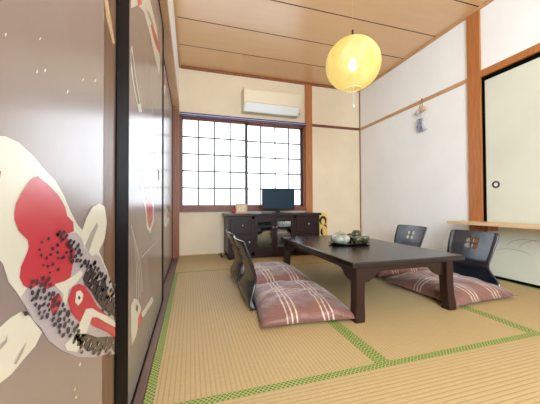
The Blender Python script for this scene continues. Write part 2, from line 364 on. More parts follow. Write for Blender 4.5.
# ---------------------------------------------------------------- painted sliding doors
KOI_ART = [('fin',0,[(-3.263,0.522),(-3.254,0.522),(-3.238,0.525),(-3.222,0.525),(-3.207,0.515),(-3.185,0.49),(-3.197,0.482),(-3.219,0.479),(-3.234,0.476),(-3.254,0.478),(-3.263,0.478)]),
('greyline',2,[(-3.256,0.508),(-3.244,0.51),(-3.241,0.513),(-3.242,0.507),(-3.254,0.504)]),
('greyline',2,[(-3.232,0.484),(-3.222,0.49),(-3.214,0.494),(-3.219,0.487),(-3.229,0.481)]),
('white',1,[(-3.266,0.676),(-3.257,0.677),(-3.245,0.679),(-3.228,0.678),(-3.207,0.671),(-3.182,0.659),(-3.16,0.65),(-3.139,0.635),(-3.121,0.616),(-3.102,0.6),(-3.081,0.584),(-3.057,0.57),(-3.01,0.548),(-2.965,0.508),(-2.893,0.443),(-2.891,0.322),(-2.943,0.342),(-3.032,0.382),(-3.092,0.415),(-3.14,0.448),(-3.172,0.475),(-3.187,0.495),(-3.203,0.511),(-3.218,0.531),(-3.229,0.545),(-3.24,0.557),(-3.247,0.573),(-3.255,0.581),(-3.264,0.587)]),
('lilac',2,[(-3.161,0.588),(-3.102,0.586),(-3.057,0.561),(-3,0.533),(-2.952,0.492),(-2.893,0.434),(-2.891,0.322),(-2.962,0.351),(-3.032,0.382),(-3.092,0.415),(-3.14,0.448),(-3.172,0.475),(-3.187,0.495),(-3.206,0.515),(-3.218,0.531),(-3.223,0.539),(-3.208,0.546),(-3.176,0.537),(-3.137,0.543),(-3.126,0.56)]),
('fin',3,[(-3.095,0.594),(-3.081,0.587),(-3.066,0.604),(-3.041,0.62),(-3.007,0.626),(-2.979,0.62),(-2.966,0.592),(-2.978,0.564),(-3.01,0.545),(-3.039,0.543),(-3.073,0.561)]),
('greyline',4,[(-3.073,0.563),(-3.049,0.581),(-3.021,0.595),(-3.016,0.588),(-3.04,0.568),(-3.057,0.552)]),
('red',3,[(-3.234,0.609),(-3.234,0.616),(-3.232,0.623),(-3.225,0.632),(-3.215,0.642),(-3.207,0.648),(-3.198,0.651),(-3.188,0.648),(-3.179,0.645),(-3.156,0.635),(-3.144,0.627),(-3.136,0.62),(-3.13,0.609),(-3.112,0.6),(-3.11,0.588),(-3.135,0.586),(-3.124,0.578),(-3.105,0.56),(-3.111,0.548),(-3.114,0.542),(-3.12,0.529),(-3.137,0.529),(-3.154,0.531),(-3.177,0.532),(-3.194,0.542),(-3.208,0.541),(-3.22,0.548),(-3.226,0.557),(-3.224,0.566),(-3.214,0.578),(-3.212,0.583),(-3.214,0.589),(-3.228,0.599)]),
('red',3,[(-3.263,0.651),(-3.255,0.651),(-3.252,0.649),(-3.253,0.644),(-3.263,0.643)]),
('red',4,[(-3.114,0.516),(-3.094,0.515),(-3.072,0.506),(-3.049,0.487),(-3.014,0.455),(-2.975,0.43),(-2.892,0.384),(-2.892,0.353),(-2.963,0.391),(-3.033,0.431),(-3.063,0.453),(-3.093,0.463),(-3.119,0.486),(-3.128,0.504)]),
('red',3,[(-3.167,0.519),(-3.15,0.52),(-3.142,0.509),(-3.152,0.501),(-3.164,0.498),(-3.171,0.51)]),
('fin',4,[(-3.162,0.533),(-3.137,0.53),(-3.111,0.53),(-3.087,0.532),(-3.08,0.525),(-3.101,0.518),(-3.126,0.516),(-3.131,0.5),(-3.142,0.502),(-3.14,0.515)]),
('beige',4,[(-2.988,0.464),(-2.938,0.46),(-2.893,0.426),(-2.893,0.388),(-2.937,0.41)]),
('black',5,[(-3.08,0.519),(-3.068,0.528),(-3.048,0.531),(-3.034,0.517),(-3.02,0.499),(-2.994,0.495),(-2.97,0.482),(-2.964,0.464),(-2.958,0.451),(-2.931,0.444),(-2.893,0.426),(-2.893,0.393),(-2.937,0.414),(-2.963,0.427),(-2.998,0.449),(-3.024,0.469),(-3.047,0.491),(-3.072,0.507)]),
('fin',5,[(-3.082,0.464),(-3.067,0.471),(-3.042,0.463),(-3.009,0.444),(-2.963,0.42),(-2.893,0.386),(-2.892,0.376),(-2.975,0.414),(-3.019,0.44),(-3.042,0.449),(-3.055,0.442),(-3.071,0.43),(-3.099,0.425),(-3.13,0.443),(-3.136,0.453),(-3.106,0.452)]),
('black',5,[(-3.103,0.445),(-3.093,0.447),(-3.063,0.433),(-3.018,0.407),(-2.963,0.383),(-2.892,0.357),(-2.891,0.324),(-2.936,0.35),(-2.962,0.356),(-2.992,0.375),(-3.018,0.383),(-3.041,0.398),(-3.062,0.407),(-3.078,0.423),(-3.093,0.43)]),
('red',6,[(-3.018,0.432),(-2.975,0.411),(-2.892,0.37),(-2.892,0.357),(-2.963,0.393),(-3.008,0.419)]),
('fin',6,[(-3.104,0.507),(-3.09,0.505),(-3.079,0.496),(-3.083,0.488),(-3.097,0.486),(-3.107,0.494)]),
('black',7,[(-3.099,0.498),(-3.094,0.499),(-3.09,0.494),(-3.095,0.493)]),
('beige',1,[(-2.997,1.005),(-2.98,1.019),(-2.947,0.986),(-2.914,0.95),(-2.932,0.941),(-2.973,0.965)]),
('black',7,[(-3.19,0.57),(-3.192,0.569),(-3.194,0.57),(-3.195,0.571),(-3.194,0.572),(-3.192,0.573),(-3.19,0.571)]),
('black',7,[(-3.179,0.565),(-3.181,0.564),(-3.183,0.565),(-3.184,0.566),(-3.183,0.568),(-3.181,0.568),(-3.179,0.567)]),
('black',7,[(-3.154,0.588),(-3.156,0.586),(-3.159,0.586),(-3.161,0.588),(-3.161,0.59),(-3.158,0.59),(-3.155,0.589)]),
('black',7,[(-3.189,0.583),(-3.191,0.583),(-3.193,0.583),(-3.194,0.584),(-3.192,0.585),(-3.19,0.586),(-3.189,0.585)]),
('black',7,[(-3.131,0.563),(-3.134,0.562),(-3.137,0.563),(-3.138,0.564),(-3.136,0.566),(-3.133,0.566),(-3.131,0.565)]),
('black',7,[(-3.153,0.547),(-3.155,0.546),(-3.158,0.547),(-3.16,0.549),(-3.159,0.55),(-3.156,0.55),(-3.153,0.549)]),
('black',7,[(-3.164,0.556),(-3.167,0.555),(-3.169,0.555),(-3.171,0.557),(-3.17,0.559),(-3.167,0.559),(-3.165,0.558)]),
('black',7,[(-3.139,0.558),(-3.144,0.558),(-3.148,0.558),(-3.148,0.561),(-3.145,0.562),(-3.141,0.562),(-3.138,0.56)]),
('black',7,[(-3.177,0.556),(-3.179,0.555),(-3.181,0.556),(-3.182,0.557),(-3.181,0.558),(-3.178,0.558),(-3.176,0.557)]),
('black',7,[(-3.173,0.548),(-3.175,0.548),(-3.177,0.549),(-3.177,0.55),(-3.175,0.551),(-3.174,0.55),(-3.172,0.55)]),
('black',7,[(-3.116,0.563),(-3.118,0.562),(-3.121,0.562),(-3.123,0.564),(-3.121,0.565),(-3.118,0.566),(-3.116,0.565)]),
('black',7,[(-3.154,0.575),(-3.157,0.574),(-3.16,0.575),(-3.161,0.577),(-3.16,0.579),(-3.157,0.579),(-3.154,0.578)]),
('black',7,[(-3.166,0.573),(-3.169,0.572),(-3.172,0.573),(-3.173,0.575),(-3.17,0.576),(-3.168,0.576),(-3.166,0.575)]),
('black',7,[(-3.146,0.579),(-3.148,0.578),(-3.15,0.579),(-3.151,0.58),(-3.15,0.581),(-3.148,0.582),(-3.146,0.581)]),
('black',7,[(-3.176,0.585),(-3.178,0.584),(-3.181,0.585),(-3.181,0.587),(-3.18,0.588),(-3.176,0.588),(-3.175,0.587)]),
('black',7,[(-3.186,0.559),(-3.187,0.559),(-3.189,0.559),(-3.19,0.56),(-3.189,0.561),(-3.188,0.561),(-3.186,0.561)]),
('black',7,[(-3.194,0.576),(-3.196,0.576),(-3.198,0.576),(-3.198,0.577),(-3.197,0.578),(-3.195,0.579),(-3.194,0.578)]),
('black',7,[(-3.17,0.567),(-3.173,0.567),(-3.175,0.567),(-3.177,0.569),(-3.175,0.57),(-3.173,0.57),(-3.171,0.569)]),
('black',7,[(-3.153,0.56),(-3.156,0.56),(-3.159,0.561),(-3.159,0.562),(-3.157,0.563),(-3.154,0.563),(-3.153,0.562)]),
('black',7,[(-3.154,0.567),(-3.157,0.566),(-3.16,0.567),(-3.161,0.569),(-3.159,0.57),(-3.156,0.57),(-3.154,0.569)]),
('black',7,[(-3.09,0.557),(-3.095,0.555),(-3.101,0.556),(-3.104,0.559),(-3.1,0.562),(-3.095,0.564),(-3.089,0.561)]),
('black',7,[(-3.138,0.581),(-3.141,0.579),(-3.144,0.58),(-3.146,0.582),(-3.143,0.584),(-3.139,0.584),(-3.137,0.583)]),
('black',7,[(-3.099,0.546),(-3.105,0.546),(-3.109,0.547),(-3.11,0.549),(-3.105,0.551),(-3.099,0.551),(-3.096,0.548)]),
('black',7,[(-3.117,0.555),(-3.121,0.553),(-3.127,0.554),(-3.128,0.557),(-3.124,0.56),(-3.119,0.561),(-3.117,0.558)]),
('black',7,[(-3.109,0.573),(-3.112,0.572),(-3.116,0.571),(-3.118,0.574),(-3.116,0.576),(-3.113,0.577),(-3.109,0.576)]),
('black',7,[(-3.139,0.588),(-3.143,0.586),(-3.146,0.587),(-3.148,0.589),(-3.146,0.591),(-3.142,0.592),(-3.138,0.591)]),
('black',7,[(-3.118,0.568),(-3.123,0.566),(-3.128,0.568),(-3.128,0.57),(-3.124,0.572),(-3.119,0.573),(-3.115,0.571)]),
('black',7,[(-3.12,0.576),(-3.124,0.575),(-3.128,0.576),(-3.128,0.578),(-3.125,0.58),(-3.121,0.579),(-3.119,0.578)]),
('black',7,[(-3.083,0.535),(-3.088,0.535),(-3.092,0.536),(-3.093,0.538),(-3.089,0.54),(-3.084,0.54),(-3.081,0.538)]),
('black',7,[(-3.103,0.553),(-3.108,0.552),(-3.112,0.553),(-3.113,0.556),(-3.11,0.557),(-3.105,0.558),(-3.102,0.556)]),
('black',7,[(-3.104,0.563),(-3.107,0.562),(-3.111,0.562),(-3.112,0.564),(-3.111,0.566),(-3.106,0.567),(-3.104,0.565)]),
('black',7,[(-3.095,0.566),(-3.099,0.565),(-3.103,0.565),(-3.106,0.568),(-3.102,0.57),(-3.097,0.571),(-3.094,0.569)]),
('black',7,[(-3.113,0.548),(-3.117,0.547),(-3.121,0.548),(-3.123,0.551),(-3.119,0.553),(-3.114,0.552),(-3.112,0.551)]),
('black',7,[(-3.086,0.544),(-3.091,0.543),(-3.096,0.544),(-3.096,0.547),(-3.094,0.548),(-3.09,0.548),(-3.086,0.547)]),
('black',7,[(-3.084,0.552),(-3.088,0.551),(-3.092,0.551),(-3.092,0.554),(-3.09,0.556),(-3.085,0.555),(-3.082,0.554)]),
('black',7,[(-3.151,0.589),(-3.156,0.587),(-3.161,0.588),(-3.16,0.59),(-3.156,0.593),(-3.152,0.593),(-3.149,0.591)]),
('black',7,[(-3.13,0.584),(-3.133,0.583),(-3.136,0.582),(-3.138,0.584),(-3.136,0.587),(-3.133,0.587),(-3.13,0.586)]),
('black',7,[(-3.067,0.538),(-3.073,0.536),(-3.08,0.538),(-3.082,0.541),(-3.079,0.544),(-3.073,0.545),(-3.068,0.542)]),
('black',7,[(-3.126,0.572),(-3.131,0.57),(-3.135,0.572),(-3.137,0.574),(-3.133,0.577),(-3.128,0.578),(-3.124,0.576)]),
('black',7,[(-3.118,0.562),(-3.12,0.561),(-3.124,0.561),(-3.126,0.563),(-3.124,0.565),(-3.121,0.566),(-3.118,0.565)]),
('black',7,[(-3.146,0.585),(-3.148,0.583),(-3.151,0.583),(-3.153,0.585),(-3.152,0.587),(-3.149,0.588),(-3.146,0.587)]),
('black',7,[(-3.123,0.476),(-3.126,0.475),(-3.13,0.477),(-3.131,0.479),(-3.128,0.48),(-3.125,0.48),(-3.122,0.478)]),
('black',7,[(-3.2,0.523),(-3.202,0.522),(-3.204,0.523),(-3.205,0.525),(-3.203,0.526),(-3.2,0.526),(-3.199,0.525)]),
('black',7,[(-3.173,0.525),(-3.176,0.524),(-3.179,0.525),(-3.179,0.527),(-3.178,0.529),(-3.175,0.529),(-3.173,0.527)]),
('black',7,[(-3.173,0.508),(-3.175,0.507),(-3.177,0.508),(-3.178,0.509),(-3.177,0.511),(-3.175,0.511),(-3.173,0.51)]),
('black',7,[(-3.105,0.457),(-3.109,0.455),(-3.114,0.458),(-3.114,0.461),(-3.112,0.463),(-3.106,0.462),(-3.103,0.459)]),
('black',7,[(-3.148,0.486),(-3.153,0.486),(-3.157,0.488),(-3.158,0.491),(-3.154,0.493),(-3.149,0.491),(-3.146,0.489)]),
('black',7,[(-3.159,0.513),(-3.162,0.512),(-3.165,0.513),(-3.167,0.515),(-3.166,0.518),(-3.163,0.518),(-3.16,0.517)]),
('black',7,[(-3.16,0.499),(-3.164,0.498),(-3.167,0.5),(-3.167,0.502),(-3.164,0.503),(-3.159,0.503),(-3.158,0.5)]),
('black',7,[(-3.119,0.455),(-3.123,0.455),(-3.127,0.457),(-3.128,0.46),(-3.123,0.46),(-3.119,0.459),(-3.116,0.457)]),
('black',7,[(-3.205,0.547),(-3.208,0.546),(-3.21,0.547),(-3.21,0.549),(-3.208,0.55),(-3.206,0.55),(-3.204,0.549)]),
('black',7,[(-3.184,0.517),(-3.188,0.517),(-3.191,0.518),(-3.192,0.52),(-3.188,0.521),(-3.184,0.521),(-3.183,0.519)]),
('black',7,[(-3.181,0.523),(-3.184,0.522),(-3.186,0.523),(-3.187,0.525),(-3.186,0.527),(-3.183,0.527),(-3.18,0.526)]),
('black',7,[(-3.138,0.464),(-3.142,0.464),(-3.146,0.466),(-3.146,0.468),(-3.143,0.47),(-3.138,0.468),(-3.136,0.466)]),
('black',7,[(-3.123,0.464),(-3.127,0.462),(-3.132,0.464),(-3.133,0.468),(-3.132,0.471),(-3.127,0.471),(-3.123,0.468)]),
('black',7,[(-3.186,0.545),(-3.188,0.544),(-3.19,0.544),(-3.192,0.547),(-3.191,0.549),(-3.188,0.549),(-3.185,0.548)]),
('black',7,[(-3.194,0.534),(-3.197,0.533),(-3.2,0.533),(-3.201,0.536),(-3.199,0.538),(-3.195,0.538),(-3.193,0.537)]),
('black',7,[(-3.197,0.53),(-3.2,0.528),(-3.203,0.529),(-3.204,0.532),(-3.202,0.534),(-3.198,0.535),(-3.196,0.532)]),
('black',7,[(-3.182,0.532),(-3.185,0.53),(-3.189,0.531),(-3.19,0.534),(-3.189,0.536),(-3.186,0.537),(-3.183,0.535)]),
('black',7,[(-3.163,0.494),(-3.168,0.493),(-3.171,0.495),(-3.171,0.497),(-3.168,0.498),(-3.163,0.498),(-3.161,0.495)]),
('black',7,[(-3.151,0.507),(-3.154,0.505),(-3.157,0.506),(-3.159,0.509),(-3.157,0.511),(-3.154,0.512),(-3.15,0.51)]),
('black',7,[(-3.193,0.512),(-3.195,0.511),(-3.197,0.512),(-3.198,0.514),(-3.196,0.515),(-3.194,0.515),(-3.192,0.514)]),
('black',7,[(-3.111,0.468),(-3.115,0.467),(-3.119,0.469),(-3.119,0.472),(-3.117,0.473),(-3.112,0.472),(-3.111,0.47)]),
('black',7,[(-3.139,0.501),(-3.143,0.5),(-3.146,0.502),(-3.147,0.504),(-3.145,0.506),(-3.14,0.506),(-3.139,0.503)]),
('black',7,[(-3.135,0.483),(-3.138,0.482),(-3.141,0.483),(-3.143,0.486),(-3.142,0.488),(-3.138,0.488),(-3.136,0.486)]),
('black',7,[(-3.154,0.517),(-3.156,0.515),(-3.159,0.516),(-3.16,0.518),(-3.159,0.521),(-3.156,0.521),(-3.153,0.519)]),
('black',7,[(-3.19,0.527),(-3.193,0.526),(-3.195,0.527),(-3.195,0.528),(-3.194,0.53),(-3.191,0.529),(-3.19,0.528)]),
('black',7,[(-3.146,0.479),(-3.152,0.478),(-3.155,0.481),(-3.156,0.483),(-3.153,0.485),(-3.148,0.484),(-3.145,0.481)]),
('black',7,[(-3.197,0.545),(-3.199,0.543),(-3.201,0.544),(-3.203,0.546),(-3.201,0.548),(-3.199,0.549),(-3.197,0.547)]),
('black',7,[(-3.17,0.534),(-3.172,0.534),(-3.175,0.533),(-3.176,0.536),(-3.175,0.537),(-3.172,0.538),(-3.17,0.536)]),
('black',7,[(-3.176,0.502),(-3.18,0.501),(-3.183,0.504),(-3.183,0.506),(-3.181,0.508),(-3.177,0.507),(-3.175,0.505)]),
('black',7,[(-3.204,0.53),(-3.208,0.529),(-3.211,0.53),(-3.21,0.532),(-3.208,0.533),(-3.205,0.533),(-3.203,0.532)]),
('black',7,[(-3.205,0.536),(-3.207,0.535),(-3.21,0.536),(-3.211,0.538),(-3.21,0.54),(-3.207,0.54),(-3.205,0.538)]),
('black',7,[(-3.183,0.51),(-3.186,0.509),(-3.188,0.51),(-3.188,0.512),(-3.186,0.513),(-3.184,0.513),(-3.182,0.512)]),
('black',7,[(-3.208,0.543),(-3.21,0.542),(-3.212,0.542),(-3.213,0.544),(-3.211,0.546),(-3.209,0.546),(-3.208,0.545)]),
('black',7,[(-3.164,0.521),(-3.168,0.521),(-3.172,0.522),(-3.173,0.524),(-3.169,0.527),(-3.164,0.526),(-3.162,0.524)]),
('black',7,[(-3.189,0.539),(-3.193,0.538),(-3.195,0.539),(-3.196,0.541),(-3.193,0.543),(-3.191,0.543),(-3.188,0.541)]),
('black',7,[(-3.17,0.519),(-3.173,0.518),(-3.176,0.519),(-3.176,0.521),(-3.174,0.522),(-3.171,0.522),(-3.169,0.52)]),
('black',7,[(-3.174,0.541),(-3.177,0.54),(-3.181,0.541),(-3.181,0.543),(-3.178,0.545),(-3.174,0.545),(-3.173,0.543)]),
('black',7,[(-3.146,0.494),(-3.15,0.493),(-3.155,0.494),(-3.155,0.497),(-3.153,0.5),(-3.148,0.499),(-3.144,0.497)]),
('black',7,[(-3.18,0.538),(-3.182,0.536),(-3.185,0.537),(-3.186,0.539),(-3.185,0.542),(-3.183,0.542),(-3.18,0.541)]),
('black',7,[(-3.163,0.508),(-3.167,0.508),(-3.17,0.509),(-3.17,0.511),(-3.167,0.513),(-3.163,0.512),(-3.162,0.51)]),
('black',7,[(-3.133,0.475),(-3.137,0.473),(-3.142,0.475),(-3.142,0.479),(-3.14,0.48),(-3.135,0.481),(-3.132,0.478)]),
('black',7,[(-3.135,0.494),(-3.138,0.493),(-3.141,0.494),(-3.143,0.496),(-3.141,0.498),(-3.138,0.498),(-3.135,0.497)]),
('black',7,[(-3.099,0.445),(-3.106,0.444),(-3.112,0.447),(-3.111,0.45),(-3.108,0.452),(-3.102,0.451),(-3.098,0.448)]),
('black',7,[(-3.093,0.457),(-3.098,0.456),(-3.103,0.458),(-3.105,0.461),(-3.102,0.463),(-3.097,0.463),(-3.094,0.46)]),
('black',7,[(-3.187,0.505),(-3.19,0.505),(-3.193,0.506),(-3.193,0.508),(-3.191,0.509),(-3.188,0.509),(-3.187,0.507)]),
('black',7,[(-3.123,0.484),(-3.127,0.482),(-3.132,0.485),(-3.136,0.488),(-3.133,0.492),(-3.128,0.492),(-3.123,0.489)]),
('black',7,[(-3.159,0.486),(-3.164,0.486),(-3.167,0.488),(-3.168,0.49),(-3.164,0.491),(-3.16,0.49),(-3.157,0.488)]),
('black',7,[(-3.091,0.448),(-3.095,0.447),(-3.1,0.448),(-3.102,0.452),(-3.101,0.455),(-3.095,0.454),(-3.09,0.451)]),
('black',7,[(-3.174,0.514),(-3.176,0.513),(-3.179,0.513),(-3.181,0.516),(-3.179,0.517),(-3.176,0.518),(-3.174,0.516)]),
('black',7,[(-3.147,0.473),(-3.15,0.472),(-3.153,0.474),(-3.155,0.476),(-3.153,0.478),(-3.15,0.478),(-3.148,0.476)]),
('black',7,[(-3.192,0.518),(-3.195,0.516),(-3.198,0.517),(-3.199,0.52),(-3.197,0.522),(-3.194,0.522),(-3.192,0.52)]),
('black',7,[(-3.056,0.536),(-3.059,0.534),(-3.064,0.535),(-3.065,0.538),(-3.064,0.541),(-3.058,0.541),(-3.055,0.539)]),
('black',7,[(-3.012,0.515),(-3.019,0.514),(-3.026,0.516),(-3.026,0.519),(-3.022,0.521),(-3.014,0.521),(-3.008,0.518)]),
('black',7,[(-2.96,0.468),(-2.969,0.467),(-2.977,0.47),(-2.978,0.473),(-2.972,0.476),(-2.962,0.474),(-2.955,0.47)]),
('black',7,[(-3.026,0.499),(-3.031,0.498),(-3.038,0.5),(-3.039,0.503),(-3.033,0.504),(-3.025,0.504),(-3.021,0.501)]),
('black',7,[(-2.986,0.49),(-2.996,0.489),(-3.006,0.492),(-3.006,0.496),(-2.997,0.497),(-2.985,0.496),(-2.977,0.492)]),
('black',7,[(-3.004,0.488),(-3.01,0.487),(-3.016,0.489),(-3.017,0.492),(-3.013,0.494),(-3.007,0.494),(-3.003,0.491)]),
('black',7,[(-2.967,0.49),(-2.975,0.489),(-2.984,0.49),(-2.986,0.495),(-2.983,0.498),(-2.973,0.499),(-2.967,0.495)]),
('black',7,[(-3.016,0.503),(-3.023,0.502),(-3.028,0.504),(-3.029,0.507),(-3.024,0.509),(-3.016,0.509),(-3.013,0.506)]),
('black',7,[(-2.989,0.501),(-2.997,0.498),(-3.006,0.501),(-3.008,0.505),(-3.005,0.508),(-2.996,0.508),(-2.988,0.505)]),
('black',7,[(-3.035,0.517),(-3.042,0.517),(-3.048,0.518),(-3.049,0.521),(-3.044,0.523),(-3.038,0.523),(-3.032,0.521)]),
('black',7,[(-2.933,0.457),(-2.945,0.457),(-2.952,0.461),(-2.951,0.464),(-2.944,0.465),(-2.935,0.463),(-2.931,0.46)]),
('black',7,[(-3.039,0.509),(-3.044,0.507),(-3.05,0.508),(-3.053,0.511),(-3.05,0.514),(-3.045,0.515),(-3.041,0.512)]),
('black',7,[(-3.046,0.527),(-3.049,0.524),(-3.054,0.526),(-3.057,0.528),(-3.054,0.531),(-3.05,0.532),(-3.046,0.53)]),
('black',7,[(-2.995,0.471),(-2.999,0.469),(-3.006,0.471),(-3.011,0.475),(-3.006,0.477),(-3,0.478),(-2.994,0.475)]),
('black',7,[(-2.954,0.451),(-2.964,0.451),(-2.97,0.454),(-2.972,0.457),(-2.967,0.459),(-2.959,0.458),(-2.954,0.455)]),
('black',7,[(-3.027,0.528),(-3.035,0.527),(-3.042,0.528),(-3.044,0.532),(-3.038,0.535),(-3.03,0.535),(-3.025,0.532)]),
('black',7,[(-3.034,0.496),(-3.04,0.495),(-3.046,0.496),(-3.048,0.5),(-3.046,0.503),(-3.04,0.503),(-3.034,0.5)]),
('black',7,[(-2.915,0.446),(-2.924,0.446),(-2.935,0.449),(-2.936,0.453),(-2.931,0.456),(-2.92,0.454),(-2.915,0.45)]),
('black',7,[(-3.05,0.52),(-3.057,0.519),(-3.063,0.52),(-3.065,0.524),(-3.062,0.527),(-3.055,0.527),(-3.051,0.524)]),
('black',7,[(-2.978,0.473),(-2.986,0.472),(-2.994,0.473),(-2.998,0.478),(-2.995,0.482),(-2.987,0.482),(-2.98,0.478)]),
('black',7,[(-2.933,0.443),(-2.943,0.444),(-2.951,0.447),(-2.955,0.451),(-2.947,0.453),(-2.937,0.45),(-2.929,0.447)]),
('black',7,[(-3.06,0.531),(-3.066,0.53),(-3.071,0.531),(-3.072,0.534),(-3.069,0.536),(-3.062,0.537),(-3.058,0.534)]),
('black',7,[(-3.213,0.52),(-3.216,0.519),(-3.22,0.52),(-3.222,0.523),(-3.223,0.525),(-3.219,0.524),(-3.216,0.523)]),
('black',7,[(-3.04,0.411),(-3.044,0.412),(-3.048,0.413),(-3.05,0.416),(-3.046,0.416),(-3.042,0.416),(-3.039,0.413)]),
('black',7,[(-3.047,0.402),(-3.053,0.402),(-3.059,0.405),(-3.061,0.409),(-3.056,0.411),(-3.049,0.409),(-3.045,0.405)]),
('black',7,[(-3.035,0.401),(-3.04,0.4),(-3.045,0.403),(-3.045,0.405),(-3.042,0.407),(-3.037,0.406),(-3.035,0.403)]),
('black',7,[(-3.099,0.445),(-3.102,0.445),(-3.106,0.445),(-3.108,0.448),(-3.105,0.45),(-3.102,0.45),(-3.099,0.448)]),
('black',7,[(-3.076,0.431),(-3.083,0.432),(-3.087,0.435),(-3.088,0.437),(-3.082,0.437),(-3.076,0.436),(-3.073,0.433)]),
('black',7,[(-2.963,0.355),(-2.969,0.355),(-2.974,0.359),(-2.977,0.362),(-2.973,0.363),(-2.965,0.361),(-2.962,0.358)]),
('black',7,[(-2.992,0.373),(-2.999,0.374),(-3.004,0.377),(-3.005,0.38),(-3.002,0.381),(-2.995,0.379),(-2.991,0.376)]),
('black',7,[(-3.08,0.414),(-3.085,0.415),(-3.088,0.417),(-3.089,0.419),(-3.085,0.42),(-3.08,0.418),(-3.078,0.416)]),
('black',7,[(-3.092,0.432),(-3.094,0.431),(-3.098,0.432),(-3.101,0.435),(-3.099,0.437),(-3.095,0.438),(-3.092,0.435)]),
('black',7,[(-3.001,0.389),(-3.008,0.389),(-3.016,0.392),(-3.017,0.396),(-3.013,0.398),(-3.006,0.397),(-3,0.393)]),
('black',7,[(-2.977,0.372),(-2.982,0.372),(-2.988,0.375),(-2.991,0.379),(-2.988,0.381),(-2.982,0.381),(-2.977,0.376)]),
('black',7,[(-3.002,0.371),(-3.011,0.373),(-3.018,0.377),(-3.018,0.38),(-3.011,0.38),(-3.002,0.377),(-3,0.374)]),
('black',7,[(-3.105,0.442),(-3.11,0.441),(-3.114,0.443),(-3.115,0.446),(-3.112,0.448),(-3.108,0.447),(-3.105,0.445)]),
('black',7,[(-2.938,0.338),(-2.944,0.338),(-2.953,0.341),(-2.956,0.347),(-2.952,0.348),(-2.946,0.348),(-2.939,0.343)]),
('black',7,[(-3.082,0.423),(-3.087,0.423),(-3.092,0.425),(-3.092,0.428),(-3.088,0.429),(-3.082,0.428),(-3.08,0.425)]),
('black',7,[(-3.026,0.386),(-3.032,0.386),(-3.039,0.389),(-3.041,0.393),(-3.038,0.396),(-3.031,0.394),(-3.026,0.39)]),
('black',7,[(-3.046,0.505),(-3.051,0.503),(-3.056,0.505),(-3.06,0.509),(-3.056,0.512),(-3.048,0.512),(-3.042,0.508)]),
('black',7,[(-3.026,0.522),(-3.03,0.52),(-3.035,0.521),(-3.037,0.524),(-3.035,0.526),(-3.03,0.526),(-3.025,0.525)]),
('black',7,[(-2.985,0.473),(-2.991,0.473),(-2.998,0.475),(-2.999,0.478),(-2.993,0.479),(-2.986,0.478),(-2.982,0.475)]),
('black',7,[(-3.027,0.51),(-3.035,0.51),(-3.04,0.512),(-3.042,0.515),(-3.036,0.517),(-3.028,0.516),(-3.025,0.513)]),
('black',7,[(-3.045,0.528),(-3.049,0.527),(-3.054,0.528),(-3.057,0.531),(-3.054,0.533),(-3.049,0.533),(-3.046,0.531)]),
('black',7,[(-3.006,0.506),(-3.014,0.506),(-3.02,0.507),(-3.022,0.51),(-3.015,0.513),(-3.006,0.512),(-3,0.509)]),
('black',7,[(-2.902,0.456),(-2.91,0.455),(-2.92,0.457),(-2.927,0.462),(-2.922,0.466),(-2.912,0.466),(-2.902,0.462)]),
('black',7,[(-3.001,0.467),(-3.008,0.467),(-3.016,0.467),(-3.02,0.472),(-3.017,0.476),(-3.009,0.476),(-3.002,0.472)]),
('black',7,[(-3.043,0.494),(-3.046,0.491),(-3.052,0.493),(-3.057,0.496),(-3.053,0.499),(-3.048,0.5),(-3.043,0.497)]),
('black',7,[(-3.01,0.476),(-3.019,0.477),(-3.027,0.479),(-3.028,0.482),(-3.021,0.484),(-3.011,0.483),(-3.008,0.479)]),
('black',7,[(-2.935,0.413),(-2.948,0.414),(-2.959,0.418),(-2.959,0.423),(-2.951,0.424),(-2.939,0.421),(-2.931,0.416)]),
('black',7,[(-2.905,0.418),(-2.913,0.418),(-2.92,0.421),(-2.923,0.424),(-2.92,0.427),(-2.91,0.425),(-2.906,0.422)]),
('black',7,[(-3.017,0.503),(-3.023,0.502),(-3.029,0.504),(-3.031,0.507),(-3.026,0.508),(-3.019,0.508),(-3.016,0.506)]),
('black',7,[(-2.981,0.459),(-2.989,0.457),(-2.998,0.461),(-3,0.465),(-2.992,0.466),(-2.984,0.465),(-2.979,0.462)]),
('black',7,[(-3.01,0.485),(-3.014,0.483),(-3.021,0.485),(-3.023,0.488),(-3.019,0.49),(-3.013,0.491),(-3.009,0.488)]),
('black',7,[(-2.975,0.485),(-2.983,0.485),(-2.989,0.488),(-2.991,0.49),(-2.984,0.492),(-2.977,0.491),(-2.973,0.488)]),
('black',7,[(-2.9,0.391),(-2.908,0.391),(-2.919,0.395),(-2.92,0.399),(-2.913,0.4),(-2.903,0.399),(-2.895,0.394)]),
('black',7,[(-2.951,0.439),(-2.96,0.44),(-2.966,0.442),(-2.968,0.445),(-2.961,0.447),(-2.953,0.444),(-2.947,0.441)]),
('black',7,[(-2.943,0.476),(-2.951,0.475),(-2.956,0.478),(-2.959,0.481),(-2.952,0.481),(-2.944,0.481),(-2.939,0.478)]),
('black',7,[(-2.926,0.445),(-2.934,0.445),(-2.942,0.448),(-2.945,0.452),(-2.937,0.453),(-2.927,0.451),(-2.92,0.447)]),
('black',7,[(-2.96,0.45),(-2.97,0.45),(-2.978,0.453),(-2.978,0.456),(-2.97,0.458),(-2.958,0.456),(-2.952,0.451)]),
('black',7,[(-3.026,0.529),(-3.031,0.528),(-3.036,0.529),(-3.037,0.531),(-3.034,0.534),(-3.028,0.534),(-3.025,0.532)]),
('black',7,[(-2.983,0.438),(-2.989,0.438),(-2.996,0.44),(-2.998,0.443),(-2.994,0.445),(-2.988,0.444),(-2.984,0.442)]),
('black',7,[(-2.912,0.431),(-2.923,0.431),(-2.933,0.434),(-2.938,0.439),(-2.933,0.442),(-2.92,0.441),(-2.912,0.436)]),
